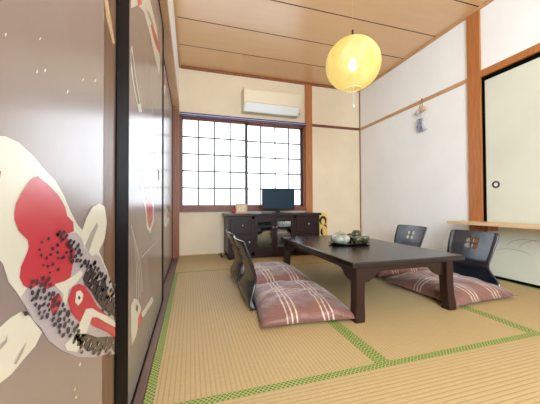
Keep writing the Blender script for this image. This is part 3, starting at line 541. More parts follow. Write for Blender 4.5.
('black',7,[(-2.914,0.409),(-2.922,0.408),(-2.933,0.412),(-2.936,0.417),(-2.933,0.421),(-2.923,0.419),(-2.915,0.414)]),
('black',7,[(-2.96,0.43),(-2.968,0.431),(-2.974,0.433),(-2.976,0.436),(-2.971,0.437),(-2.964,0.436),(-2.959,0.433)]),
('lilac',8,[(-2.923,0.353),(-2.928,0.352),(-2.931,0.353),(-2.93,0.355),(-2.927,0.357),(-2.922,0.356),(-2.922,0.355)]),
('lilac',8,[(-3.089,0.441),(-3.093,0.441),(-3.095,0.441),(-3.093,0.442),(-3.09,0.444),(-3.086,0.443),(-3.086,0.442)]),
('lilac',8,[(-3.077,0.425),(-3.081,0.424),(-3.083,0.425),(-3.081,0.426),(-3.078,0.428),(-3.075,0.428),(-3.074,0.427)]),
('lilac',8,[(-3.014,0.407),(-3.019,0.406),(-3.021,0.407),(-3.02,0.409),(-3.017,0.411),(-3.013,0.411),(-3.011,0.409)]),
('lilac',8,[(-2.965,0.376),(-2.969,0.375),(-2.972,0.376),(-2.971,0.377),(-2.967,0.378),(-2.963,0.378),(-2.962,0.377)]),
('lilac',8,[(-3.049,0.409),(-3.053,0.408),(-3.056,0.409),(-3.054,0.411),(-3.051,0.412),(-3.047,0.412),(-3.046,0.411)]),
('lilac',8,[(-2.937,0.346),(-2.942,0.346),(-2.944,0.347),(-2.944,0.349),(-2.939,0.35),(-2.935,0.349),(-2.934,0.348)]),
('lilac',8,[(-3.06,0.423),(-3.064,0.423),(-3.066,0.423),(-3.064,0.425),(-3.061,0.425),(-3.058,0.425),(-3.057,0.424)]),
('lilac',8,[(-2.972,0.366),(-2.979,0.367),(-2.982,0.368),(-2.979,0.369),(-2.973,0.369),(-2.968,0.368),(-2.967,0.367)]),
('lilac',8,[(-3.028,0.394),(-3.032,0.395),(-3.035,0.395),(-3.033,0.396),(-3.028,0.396),(-3.023,0.395),(-3.024,0.395)]),
('lilac',8,[(-2.953,0.38),(-2.957,0.379),(-2.96,0.38),(-2.959,0.382),(-2.955,0.383),(-2.951,0.383),(-2.951,0.382)]),
('lilac',8,[(-2.988,0.383),(-2.993,0.382),(-2.995,0.384),(-2.993,0.384),(-2.989,0.384),(-2.984,0.384),(-2.984,0.383)]),
('lilac',8,[(-3.011,0.392),(-3.016,0.392),(-3.017,0.393),(-3.017,0.394),(-3.012,0.394),(-3.008,0.394),(-3.007,0.393)]),
('lilac',8,[(-3.061,0.526),(-3.065,0.525),(-3.067,0.525),(-3.065,0.527),(-3.061,0.528),(-3.057,0.529),(-3.058,0.527)]),
('lilac',8,[(-3.006,0.473),(-3.009,0.473),(-3.011,0.473),(-3.01,0.474),(-3.007,0.475),(-3.003,0.476),(-3.003,0.475)]),
('lilac',8,[(-3.035,0.508),(-3.039,0.508),(-3.042,0.508),(-3.04,0.509),(-3.035,0.51),(-3.03,0.511),(-3.03,0.51)]),
('lilac',8,[(-3.044,0.496),(-3.048,0.495),(-3.051,0.496),(-3.049,0.497),(-3.045,0.498),(-3.042,0.499),(-3.042,0.498)]),
('lilac',8,[(-2.956,0.465),(-2.96,0.464),(-2.963,0.464),(-2.962,0.466),(-2.958,0.468),(-2.954,0.468),(-2.953,0.467)]),
('lilac',8,[(-3.006,0.492),(-3.009,0.489),(-3.012,0.489),(-3.012,0.492),(-3.01,0.495),(-3.007,0.496),(-3.005,0.495)]),
('lilac',8,[(-2.943,0.444),(-2.949,0.443),(-2.954,0.444),(-2.951,0.445),(-2.945,0.447),(-2.941,0.447),(-2.94,0.445)]),
('lilac',8,[(-3.052,0.508),(-3.057,0.507),(-3.058,0.508),(-3.058,0.509),(-3.054,0.51),(-3.05,0.511),(-3.049,0.51)]),
('fin',1,[(-3.082,0.399),(-3.085,0.398),(-3.087,0.4),(-3.089,0.402),(-3.087,0.403),(-3.083,0.403),(-3.081,0.401)]),
('fin',1,[(-3.099,0.376),(-3.102,0.375),(-3.104,0.377),(-3.104,0.378),(-3.103,0.379),(-3.1,0.379),(-3.099,0.377)]),
('fin',1,[(-3.095,0.362),(-3.098,0.362),(-3.1,0.364),(-3.101,0.366),(-3.099,0.366),(-3.097,0.366),(-3.095,0.364)]),
('fin',1,[(-3.193,0.793),(-3.194,0.791),(-3.196,0.79),(-3.196,0.791),(-3.195,0.793),(-3.194,0.794),(-3.193,0.794)]),
('fin',1,[(-3.246,0.764),(-3.247,0.763),(-3.248,0.761),(-3.248,0.763),(-3.248,0.764),(-3.247,0.765),(-3.246,0.766)]),
('fin',1,[(-3.078,0.803),(-3.081,0.8),(-3.083,0.798),(-3.084,0.8),(-3.082,0.802),(-3.079,0.805),(-3.078,0.805)]),
('fin',1,[(-3.027,0.824),(-3.03,0.821),(-3.034,0.819),(-3.034,0.821),(-3.032,0.824),(-3.028,0.827),(-3.025,0.828)]),
('fin',1,[(-3.198,0.756),(-3.199,0.754),(-3.201,0.754),(-3.201,0.754),(-3.2,0.757),(-3.199,0.758),(-3.198,0.758)]),
('fin',1,[(-3.182,0.765),(-3.184,0.763),(-3.185,0.762),(-3.186,0.763),(-3.185,0.765),(-3.183,0.767),(-3.182,0.767)]),
('fin',1,[(-3.128,0.765),(-3.13,0.762),(-3.132,0.761),(-3.132,0.763),(-3.131,0.765),(-3.129,0.767),(-3.127,0.767)])]
MIDDLE_ART = [('white',0,[(-2.612,1.261),(-2.517,1.373),(-2.301,1.544),(-2.15,1.567),(-1.954,1.586),(-1.804,1.5),(-1.855,1.385),(-2.036,1.388),(-2.212,1.403),(-2.374,1.391),(-2.498,1.328),(-2.611,1.236)]),
('red',1,[(-2.517,1.339),(-2.441,1.404),(-2.419,1.389),(-2.498,1.324)]),
('red',1,[(-2.198,1.459),(-2.114,1.504),(-1.953,1.542),(-1.806,1.572),(-1.832,1.521),(-1.974,1.475),(-2.113,1.455)]),
('greyline',1,[(-2.326,1.441),(-2.214,1.494),(-2.077,1.528),(-2.149,1.482),(-2.272,1.445)]),
('white',0,[(-2.616,1.102),(-2.595,1.13),(-2.546,1.074),(-2.474,1.016),(-2.412,0.98),(-2.473,0.959),(-2.561,1.001),(-2.608,1.044)]),
('ink',1,[(-2.609,1.112),(-2.587,1.099),(-2.529,1.042),(-2.454,0.995),(-2.492,0.981),(-2.562,1.021),(-2.601,1.073)]),
('white',0,[(-2.449,0.71),(-2.313,0.739),(-2.168,0.725),(-2.061,0.623),(-2.078,0.544),(-2.196,0.5),(-2.283,0.53),(-2.336,0.615),(-2.406,0.668)]),
('red',1,[(-2.385,0.696),(-2.2,0.714),(-2.112,0.613),(-2.111,0.555),(-2.211,0.52),(-2.27,0.554),(-2.298,0.614)]),
('white',0,[(-2.595,0.312),(-2.549,0.321),(-2.48,0.292),(-2.42,0.242),(-2.459,0.207),(-2.514,0.182),(-2.578,0.183),(-2.594,0.237)]),
('red',1,[(-2.479,0.228),(-2.42,0.235),(-2.398,0.204),(-2.439,0.184),(-2.487,0.197)]),
('ink',1,[(-2.516,0.29),(-2.479,0.271),(-2.488,0.253),(-2.524,0.273)]),
('white',0,[(-2.42,0.22),(-2.303,0.208),(-2.125,0.193),(-2.071,0.151),(-2.249,0.176),(-2.375,0.188)]),
('fin',1,[(-2.602,0.563),(-2.578,0.54),(-2.557,0.513),(-2.539,0.481),(-2.526,0.445),(-2.517,0.406),(-2.512,0.363),(-2.513,0.318),(-2.518,0.271),(-2.512,0.269),(-2.507,0.316),(-2.506,0.361),(-2.51,0.404),(-2.52,0.444),(-2.533,0.48),(-2.551,0.512),(-2.572,0.54),(-2.597,0.563)]),
('fin',1,[(-2.578,0.543),(-2.554,0.52),(-2.532,0.495),(-2.514,0.466),(-2.499,0.433),(-2.489,0.398),(-2.482,0.36),(-2.48,0.32),(-2.483,0.279),(-2.476,0.277),(-2.474,0.318),(-2.476,0.358),(-2.482,0.396),(-2.493,0.432),(-2.508,0.465),(-2.526,0.494),(-2.548,0.52),(-2.573,0.542)]),
('fin',1,[(-2.553,0.521),(-2.528,0.5),(-2.506,0.476),(-2.487,0.449),(-2.471,0.421),(-2.459,0.39),(-2.45,0.357),(-2.445,0.323),(-2.445,0.287),(-2.438,0.285),(-2.438,0.321),(-2.443,0.355),(-2.452,0.388),(-2.465,0.419),(-2.481,0.448),(-2.5,0.475),(-2.522,0.499),(-2.547,0.52)]),
('fin',1,[(-2.526,0.498),(-2.502,0.478),(-2.479,0.456),(-2.459,0.432),(-2.442,0.407),(-2.427,0.381),(-2.416,0.354),(-2.408,0.325),(-2.403,0.297),(-2.396,0.294),(-2.4,0.323),(-2.408,0.352),(-2.42,0.379),(-2.435,0.406),(-2.452,0.431),(-2.473,0.455),(-2.495,0.477),(-2.52,0.497)]),
('fin',1,[(-2.429,0.43),(-2.381,0.431),(-2.326,0.431),(-2.265,0.432),(-2.196,0.432),(-2.117,0.433),(-2.027,0.433),(-1.923,0.433),(-1.8,0.433),(-1.768,0.429),(-1.895,0.43),(-2.003,0.43),(-2.096,0.43),(-2.177,0.429),(-2.248,0.429),(-2.311,0.429),(-2.367,0.428),(-2.417,0.428)])]
BACK_ART = [('white',0,[(-1.206,0.633),(-0.99,0.625),(-0.651,0.555),(-0.712,0.468),(-0.986,0.431),(-1.169,0.461)]),
('red',1,[(-0.831,0.569),(-0.651,0.545),(-0.737,0.499),(-0.863,0.514)]),
('white',0,[(-1.245,1.774),(-1.107,1.777),(-1.03,1.657),(-1.147,1.54),(-1.24,1.551)]),
('red',1,[(-1.244,1.742),(-1.124,1.735),(-1.086,1.65),(-1.225,1.606)])]
PM = ['painted_ground', 'black_lacquer', 'strip_brown', 'paint_white', 'paint_fin', 'paint_lilac', 'paint_red', 'paint_black', 'paint_grey', 'paint_beige', 'paint_ink']
KEY = {'white': 3, 'fin': 4, 'lilac': 5, 'red': 6, 'black': 7, 'greyline': 8, 'beige': 9, 'ink': 10}
def painted_door(name, xf, y0, y1, art, stile, strip=None, hik=None):
    """xf: room-side face of the paper; y0 nearer end, y1 farther end; the stile nearer the window is at y1"""
    z0, z1 = .001, 1.811
    root = empty(name, (xf-.011, (y0+y1)/2, z0), kind='structure')
    def fin(o): o.parent = root; o.matrix_parent_inverse = Matrix.Translation(-Vector(root.location)); return o
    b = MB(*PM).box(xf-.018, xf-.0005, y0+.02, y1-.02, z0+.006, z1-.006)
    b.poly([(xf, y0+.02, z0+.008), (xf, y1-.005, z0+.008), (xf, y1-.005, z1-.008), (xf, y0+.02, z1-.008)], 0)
    for key, lay, pts in art:
        pts = [(min(p[0], y1-stile), p[1]) for p in pts]
        b.poly([(xf+.0003*(lay+1), p[0], p[1]) for p in pts], KEY[key])
    fin(b.build('painted_paper', recalc=False))
    if strip: fin(MB('strip_brown').box(xf-.004, xf+.0002, strip[0], strip[1], z0+.008, z1-.008).build('brown_strip'))  # plain brown strip on the panel, next to the black stile
    f = MB('black_lacquer').box(xf-.019, xf+.0035, y1-stile, y1, z0, z1, 0, .001).box(xf-.019, xf+.0035, y0, y0+.022, z0, z1)
    f.box(xf-.019, xf+.0035, y0+.022, y1-stile, z0, z0+.010).box(xf-.019, xf+.0035, y0+.022, y1-stile, z1-.010, z1)
    fin(f.build('lacquer_frame'))
    if hik: fin(MB('ring_dark').prism([(hik[0]+.018*math.cos(t*math.pi/8), hik[1]+.030*math.sin(t*math.pi/8)) for t in range(16)], 0, xf-.001, xf+.003).build('finger_pull'))
    return root
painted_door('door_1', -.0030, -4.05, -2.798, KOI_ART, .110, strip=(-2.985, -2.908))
painted_door('door_2', -.0330, -2.95, -1.605, MIDDLE_ART, .055, hik=(-1.86, .80))
painted_door('door_3', -.0660, -1.72, -.1265, BACK_ART, .022, hik=(-1.30, .80))

# ---------------------------------------------------------------- closet doors on the right
def closet_door(name, xf, y0, y1, pull, art=True):
    root = empty(name, (xf+.011, (y0+y1)/2, .001), kind='structure')
    def fin(o): o.parent = root; o.matrix_parent_inverse = Matrix.Translation(-Vector(root.location)); return o
    b = MB('door_cream', 'hill_line').box(xf, xf+.018, y0+.02, y1-.02, .02, 1.72)
    if art:
        for cy, cz, r1, r2, z in ((-2.10, .0, .14, .10, .28), (-2.24, 0, .2, .13, .27), (-2.52, 0, .26, .15, .24), (-2.0, 0, .12, .05, .23), (-2.8, 0, .3, .16, .25)):
            P = []; Q = []
            for k in range(15):
                t = math.pi*k/14; yy = cy + r1*math.cos(t); zz = z + r2*math.sin(t)*.75
                if yy > y1-.03 or yy < y0+.03: continue
                P.append((xf-.0006, yy, zz)); Q.append((xf-.0006, yy, zz-.0035))
            if len(P) > 3: b.poly(P + Q[::-1], 1)
    fin(b.build('paper_panel', recalc=False))
    f = MB('black_lacquer').box(xf-.004, xf+.019, y1-.022, y1, .001, 1.734).box(xf-.004, xf+.019, y0, y0+.022, .001, 1.734)
    f.box(xf-.004, xf+.019, y0+.022, y1-.022, .001, .022).box(xf-.004, xf+.019, y0+.022, y1-.022, 1.716, 1.734)
    fin(f.build('lacquer_frame'))
    py, pz = pull
    m = MB('ring_dark', 'cream_plastic'); n = 28
    def ring(r, x): return [m.bm.verts.new((x, py + r*math.cos(2*math.pi*i/n), pz + r*math.sin(2*math.pi*i/n))) for i in range(n)]
    R_ = [ring(.030, xf-.0005), ring(.030, xf-.004), ring(.018, xf-.004), ring(.017, xf-.0015)]
    for a, c in zip(R_, R_[1:]):
        for i in range(n): m.bm.faces.new((a[i], a[(i+1) % n], c[(i+1) % n], c[i]))
    f_ = m.bm.faces.new(R_[-1]); f_.material_index = 1
    fin(m.build('finger_pull', label='round dark metal finger pull with pale centre'))
closet_door('door_4', W+.006, -2.72, -1.7865, (-1.885, .795))
closet_door('door_5', W+.027, -3.65, -2.68, (-3.55, .795))

# ---------------------------------------------------------------- wall shelf on the right
sh = empty('wall_shelf', (W-.12, -2.5, .455), 'long pale wooden shelf board crossing in front of the cream closet door', 'shelf')
MB('shelf_wood').box(-.115, .0995, -1.1, .875, .0, .024, 0, .003).build('shelf_board', sh)
for yy in (.60, -.35): MB('wood_post_dark').box(-.02, .0985, yy-.015, yy+.015, -.05, -.0005, 0, .003).build('bracket', sh)

# ---------------------------------------------------------------- curtain rail
cr = empty('curtain_rail', (.855, -.05, 1.755), 'purple curtain rail mounted above the lattice window', 'curtain rail')
MB('purple_rail').box(-.84, .838, -.028, -.004, -.012, .028, 0, .006).build('front_rail', cr)
MB('rail_highlight').box(-.84, .838, -.0295, -.0275, .004, .010).build('highlight_strip', cr)  # pale strip painted along the front rail as its highlight
MB('purple_rail').box(-.84, .838, .008, .022, -.008, .018, 0, .004).build('rear_rail', cr)
for x in (-.80, 0, .80): MB('sash_dark').box(x-.012, x+.012, -.003, .0495, .018, .026).build('bracket', cr)

# ---------------------------------------------------------------- air conditioner
ac = empty('air_conditioner', (1.19, -.001, 1.855), 'wall air conditioner with shade-toned housing above the right half of the window', 'air conditioner')
prof = [(-.001, .0), (-.001, .285), (-.165, .285), (-.195, .27), (-.205, .24), (-.205, .085), (-.190, .062), (-.10, .0)]
b = MB('ac_shade').prism(prof, 0, -.40, .375); b.build('housing', ac)
b = MB('ac_lit').prism([(-.200, .080), (-.206, .074), (-.125, -.002), (-.110, -.006), (-.103, .0)], 0, -.385, .345); b.build('louvre', ac, label='air outlet flap painted bright white as lit')
MB('ac_dark').box(-.38, .35, -.2065, -.2045, .088, .0895).build('panel_seam', ac)
MB('ac_dark').box(.377, .400, -.10, -.06, .03, .06, 0, .004).build('pipe_end', ac)

# ---------------------------------------------------------------- lantern
lp = empty('paper_lantern', (1.312, -1.78, 1.682), 'round yellow paper lantern hanging from the ceiling', 'ceiling lamp')
prof = []
for k in range(33):
    t = -1.28 + (1.28+1.40)*k/32; prof.append((.2*math.cos(t), .192*math.sin(t)))
MB('lantern_paper').lathe(prof, n=48, cap=False).build('paper_shade', lp, smooth=True, recalc=False)
b = MB('cream_plastic').tube([(.0575*math.cos(a*math.pi/16), .0575*math.sin(a*math.pi/16), -.1865) for a in range(33)], .0022)
b.build('rim_ring', lp)
bl = MB('bulb_glow', 'cream_plastic').lathe([(.001, -.05), (.02, -.045), (.034, -.02), (.034, .0), (.022, .03), (.016, .05)], n=20)
bl.lathe([(.018, .05), (.02, .11), (.008, .12)], n=16, mi=1); bl.build('bulb', lp)
MB('sash_dark').tube([(0, 0, .12), (0, 0, .26)], .007).build('holder_rod', lp)
MB('wood_light').tube([(0, 0, .24), (0, 0, .64)], .0015).lathe([(.045, .665), (.045, .68), (.02, .69)], n=20).build('ceiling_cord', lp)
MB('cream_plastic').tube([(.005, 0, -.04), (.005, 0, -.30)], .0013).lathe([(.002, -.325), (.006, -.318), (.004, -.30)], cx=.005, n=10).build('pull_cord', lp)
pl = bpy.data.lights.new('lantern_bulb_light', 'POINT'); pl.energy = .30; pl.color = (1, .88, .62); pl.shadow_soft_size = .05
po = bpy.data.objects.new('lantern_bulb_light', pl); COL.objects.link(po); po.parent = lp; po.location = (0, 0, -.08)

# ---------------------------------------------------------------- hanging ornament
orn = empty('hanging_ornament', (W-.012, -1.165, 1.762), 'small hanging ornament of two balls and an indigo cloth piece on the right wall', 'ornament')
MB('thread').tube([(-.008, 0, .03), (-.014, .03, -.05), (-.014, .042, -.085)], .0022).tube([(-.008, 0, .03), (-.014, -.015, -.05), (-.014, -.02, -.075)], .0022).tube([(-.014, .02, -.09), (-.014, .01, -.17)], .0022).build('thread', orn)
MB('ball_grey').lathe([(.001, -.026), (.018, -.018), (.025, 0), (.018, .018), (.001, .026)], cx=-.026, cy=.042, cz=-.105, n=16).build('cloth_ball', orn, smooth=True, label='grey patterned ball')
MB('ball_peach').lathe([(.001, -.030), (.021, -.02), (.030, 0), (.021, .02), (.001, .030)], cx=-.031, cy=-.034, cz=-.085, n=16).build('cloth_ball', orn, smooth=True, label='peach coloured ball')
b = MB('indigo_cloth')
b.prism([(.052, -.175), (-.008, -.175), (.004, -.21), (.008, -.25), (-.002, -.29), (-.016, -.325), (.036, -.325), (.054, -.29), (.062, -.25), (.06, -.21)], 0, -.022, -.008)
b.build('patterned_cloth', orn)
MB('white_cloth').prism([(-.016, -.175), (-.052, -.165), (-.036, -.20), (-.030, -.25), (-.044, -.29), (-.072, -.32), (-.040, -.315), (-.014, -.285), (-.004, -.25), (-.006, -.21)], 0, -.020, -.010).build('pale_cloth', orn)
MB('thread').box(-.012, -.0005, -.004, .004, .0325, .044).build('hook', orn)

# ---------------------------------------------------------------- low table
TX0, TX1, TY0, TY1, TZ = .968, 1.730, -2.300, -1.055, .32
tb = empty('low_table', ((TX0+TX1)/2, (TY0+TY1)/2, .0006), 'low dark brown rectangular table in the middle of the mats', 'table', rz=math.radians(-.8))
hx, hy = (TX1-TX0)/2, (TY1-TY0)/2
MB('table_wood').box(-hx, hx, -hy, hy, TZ-.032, TZ, 0, .006).build('table_top', tb)
ax, ay = hx-.052, hy-.048
def apron_curve(L):   # apron whose lower edge rises from curved shoulders
    P = [(-L, TZ-.033)]
    P += [(L, TZ-.033), (L, TZ-.12)]
    P += [(L-.05, TZ-.115), (L-.085, TZ-.095), (L-.11, TZ-.068), (L-.15, TZ-.062)]
    P += [(-L+.15, TZ-.062), (-L+.11, TZ-.068), (-L+.085, TZ-.095), (-L+.05, TZ-.115), (-L, TZ-.12)]
    return P
for s_ in (-1, 1):
    b = MB('table_leg').prism(apron_curve(ax-.028), 1, s_*(ay)-.011, s_*(ay)+.011)
    for v in b.bm.verts: v.co.x = v.co.x*.955-.021
    b.build('apron', tb)
    MB('table_leg').prism(apron_curve(ay-.028), 0, (s_*ax if s_ < 0 else ax-.043)-.011, (s_*ax if s_ < 0 else ax-.043)+.011).build('apron', tb)
    for t_ in (-1, 1):
        b = MB('table_leg'); cx, cy = (s_*(ax-.002) if s_ < 0 else ax-.045), t_*(ay+.004)
        rings = []
        for z, h, o_ in ((0, .029, .008), (.02, .0285, .007), (.10, .0275, .002), (.2, .027, 0), (TZ-.033, .027, 0)):
            rings.append([b.bm.verts.new((cx+s_*o_+h*u, cy+t_*o_+h*v, z)) for u, v in ((-1, -1), (1, -1), (1, 1), (-1, 1))])
        for q, r in zip(rings, rings[1:]):
            for i in range(4): b.bm.faces.new((q[i], q[(i+1) % 4], r[(i+1) % 4], r[i]))
        b.bm.faces.new(rings[0]); b.bm.faces.new(rings[-1])
        bmesh.ops.bevel(b.bm, geom=[e for e in b.bm.edges if abs(e.verts[0].co.z-e.verts[1].co.z) > .01], offset=.004, segments=2, affect='EDGES')
        b.build('leg', tb)

# ---------------------------------------------------------------- tea things on the table
TT = TZ
MB('tray_black').lathe([(.001, .0), (.100, .0), (.122, .010), (.127, .018), (.122, .018), (.108, .010), (.001, .008)], cx=0, cy=0, cz=0, n=40, sx=1.38, sy=.95).build('tea_tray', label='black oval tray holding the teapot and cups on the low table', cat='tray').location = (1.345, -1.66, TT+.0006)
tp = empty('teapot', (1.258, -1.675, TT+.0105), 'pale grey glazed teapot at the left end of the black tray', 'teapot')
MB('glaze_pale').lathe([(.001, .0), (.040, .0), (.056, .016), (.061, .036), (.056, .056), (.034, .069), (.001, .071)], n=28, sx=1.0).build('body', tp, smooth=True)
MB('glaze_pale').lathe([(.001, .071), (.027, .071), (.022, .078), (.006, .082), (.007, .090), (.001, .092)], n=24).build('lid', tp, smooth=True)
MB('glaze_green').tube([(.040, .03, .035), (.054, .04, .045), (.060, .046, .060)], [.012, .008, .006], 10).build('spout', tp)
MB('tray_black').tube([(.030, -.030, .062), (.046, -.036, .070), (.060, -.046, .064), (.066, -.052, .05)], .006, 8).build('handle', tp)
tp.scale = (1.22, 1.22, 1.05)
def cup(x, y, z, label, flip=False):
    c = empty('tea_cup', (x, y, z), label, 'cup', 'tea cups on the black tray')
    p = [(.001, .0), (.022, .0), (.024, .004), (.037, .022), (.0405, .046), (.038, .046), (.034, .022), (.018, .008), (.001, .007)]
    if flip: p = [(r, .046-z_) for r, z_ in p][::-1]
    MB('glaze_green').lathe(p, n=24).build('cup_body', c, smooth=True)
    zz = .0455 if not flip else .0
    MB('glaze_rim').tube([(.0392*math.cos(a*math.pi/12), .0392*math.sin(a*math.pi/12), zz if not flip else .0022) for a in range(25)], .0018, 6).build('rim', c)
cup(1.378, -1.718, TT+.0105, 'green brown tea cup next to the teapot, at the front of the tray')
cup(1.366, -1.622, TT+.0105, 'green brown tea cup behind the one next to the teapot')
cup(1.462, -1.690, TT+.0105, 'green brown tea cup at the right front end of the tray')
cup(1.450, -1.600, TT+.0105, 'green brown tea cup at the right rear end of the tray')
cup(1.412, -1.658, TT+.0585, 'green brown tea cup stacked upside down on top of the others', True)

# ---------------------------------------------------------------- cabinet
CX0, CX1, CF, CB, CT = .555, 1.715, -.42, -.03, .532
cb = empty('cabinet', ((CX0+CX1)/2, CF/2, .0006), 'dark reddish brown sideboard with two glass doors under the window', 'cabinet')
ox, oy = (CX0+CX1)/2, CF/2
def cbx(mb, x0, x1, y0, y1, z0, z1, mi=0, bev=0): return mb.box(x0-ox, x1-ox, y0-oy, y1-oy, z0, z1, mi, bev)
b = MB('cabinet_wood', 'cabinet_inside')
cbx(b, CX0, CX0+.02, CF+.012, CB, .035, CT-.03); cbx(b, CX1-.02, CX1, CF+.012, CB, .035, CT-.03)
cbx(b, CX0, CX1, CB-.012, CB, .035, CT-.03, 1); cbx(b, CX0, CX1, CF+.012, CB, .035, .06); cbx(b, CX0+.02, CX1-.02, CF+.012, CB, CT-.045, CT-.03)
for x in (.850, 1.378): cbx(b, x-.01, x+.01, CF+.013, CB-.012, .06, CT-.045)
cbx(b, .86, 1.368, CF+.05, CB-.012, .27, .285)
cbx(b, .57, .84, CF+.012, CF+.02, .06, CT-.045); cbx(b, 1.388, 1.706, CF+.012, CF+.02, .06, CT-.045)
# face frame rails
for x0, x1 in ((CX0, .578), (.836, .868), (1.36, 1.40), (1.70, CX1)): cbx(b, x0, x1, CF, CF+.012, .035, CT-.03)
for z0, z1 in ((.035, .075), (CT-.062, CT-.03)): cbx(b, .578, 1.70, CF, CF+.012, z0, z1)
for x0, x1 in ((.578, .836), (1.40, 1.70)): cbx(b, x0, x1, CF, CF+.012, .265, .285)
b.build('body', cb)
b = MB('cabinet_top'); cbx(b, CX0-.025, CX1+.02, CF-.022, -.012, CT-.03, CT, 0, .006); b.build('top_board', cb)
for fx in (CX0+.03, CX1-.03):
    for fy in (CF+.03, CB-.03):
        b = MB('cabinet_wood').lathe([(.018, 0.0), (.026, .012), (.022, .035)], cx=fx-ox, cy=fy-oy, n=16); b.build('foot', cb)
b = MB('cabinet_wood'); cbx(b, CX0+.06, CX1-.06, CF+.004, CF+.012, .012, .0345); b.build('plinth', cb)
def front(kind, x0, x1, z0, z1, knob):
    b = MB('cabinet_wood', 'cabinet_wood')
    cbx(b, x0+.004, x1-.004, CF-.008, CF+.0115, z0+.004, z1-.004, 0, .003)
    for k, (a0, a1, c0, c1) in enumerate(((x0+.03, x1-.03, z0+.03, z0+.036), (x0+.03, x1-.03, z1-.036, z1-.03), (x0+.03, x0+.036, z0+.03, z1-.03), (x1-.036, x1-.03, z0+.03, z1-.03))):
        cbx(b, a0, a1, CF-.013, CF-.0075, c0, c1)
    d = b.build(kind, cb)
    m = MB('steel').lathe([(.004, 0), (.004, .010), (.010, .014), (.011, .019), (.006, .023), (.001, .024)], n=16)
    m.bm.transform(Matrix.Translation((knob[0]-ox, CF-.0075-oy, knob[1])) @ Matrix.Rotation(math.radians(90), 4, 'X')); m.build('knob', d)
front('drawer', .578, .836, .285, .47, (.721, .395)); front('door', .578, .836, .075, .265, (.80, .20))
front('drawer', 1.40, 1.70, .285, .47, (1.556, .395)); front('door', 1.40, 1.70, .075, .265, (1.435, .20))
def gdoor(x0, x1, knobx):
    b = MB('cabinet_wood'); st = .036
    for a0, a1, c0, c1 in ((x0, x0+st, .077, .468), (x1-st, x1, .077, .468), (x0+st, x1-st, .077, .125), (x0+st, x1-st, .432, .468)):
        cbx(b, a0+.001, a1-.001, CF-.008, CF+.010, c0, c1)
    d = b.build('glass_door', cb)
    g = MB('cabinet_glass'); cbx(g, x0+st-.002, x1-st+.002, CF, CF+.003, .124, .433); g.build('pane', d)
    m = MB('steel').lathe([(.004, 0), (.004, .010), (.009, .014), (.010, .019), (.006, .022), (.001, .023)], n=16)
    m.bm.transform(Matrix.Translation((knobx-ox, CF-.0075-oy, .365)) @ Matrix.Rotation(math.radians(90), 4, 'X')); m.build('knob', d)
gdoor(.868, 1.113, 1.094); gdoor(1.115, 1.36, 1.138)
# things inside the cabinet
ip = MB('device_grey', 'tv_black').box(-.08, .08, -.1, .1, 0, .045, 0, .006).box(-.07, .07, -.101, -.1, .012, .03, 1).build('disc_player', label='grey electronic box on the middle shelf behind the right glass door', cat='media player'); ip.location = (1.245, -.2, .2856)
ip = MB('tv_black', 'device_grey').box(-.075, .075, -.09, .09, 0, .10, 0, .006).box(-.05, .0, -.091, -.09, .02, .06, 1).build('black_box', label='black box on the shelf behind the left glass door', cat='box'); ip.location = (.975, -.2, .2856)
ip = MB('device_grey').box(-.08, .08, -.09, .09, 0, .05, 0, .005).build('white_box', label='pale flat box in the bottom compartment behind the right glass door', cat='box'); ip.location = (1.245, -.2, .0605)

# ---------------------------------------------------------------- television and small things on the cabinet
tv = empty('television', (1.225, -.24, CT), 'small flat black television on the sideboard in front of the window', 'television', rz=math.radians(-2))
MB('tv_black').box(-.215, .215, -.018, .018, .045, .315, 0, .005).box(-.17, .17, .018, .04, .08, .27, 0, .01).build('housing', tv)
MB('tv_screen').box(-.200, .200, -.0195, -.0175, .062, .302).build('screen', tv)
MB('tv_black').box(-.02, .02, -.008, .02, .008, .05).build('neck', tv)
MB('tv_black').lathe([(.09, .0005), (.09, .006), (.05, .01), (.001, .011)], n=30, sx=1.0, sy=.75).build('base', tv)
fr = empty('picture_frame', (.752, -.20, CT+.001), 'small gilt picture frame standing on the left of the sideboard', 'picture frame', rz=math.radians(3))
b = MB('frame_gold').box(-.075, -.060, -.008, .006, 0, .118).box(.060, .075, -.008, .006, 0, .118).box(-.060, .060, -.008, .006, 0, .015).box(-.060, .060, -.008, .006, .103, .118); b.build('frame', fr)
MB('photo_paper').box(-.060, .060, -.002, .003, .015, .103).build('picture', fr)
MB('frame_gold').prism([(.006, .09), (.006, .08), (.05, .0), (.056, .0)], 0, -.01, .01).build('easel_back', fr)
b = MB('red_thing').lathe([(.001, 0), (.018, .001), (.024, .018), (.019, .036), (.008, .044), (.001, .046)], n=18); o = b.build('red_ornament', label='small round red ornament left of the picture frame on the sideboard', cat='ornament', smooth=True); o.location = (.650, -.21, CT+.001)
o = MB('remote').box(-.018, .018, -.07, .07, 0, .016, 0, .004).build('remote_control', label='pale remote control lying left of the television', cat='remote control'); o.location = (.935, -.24, CT+.001); o.rotation_euler = (0, 0, math.radians(28))

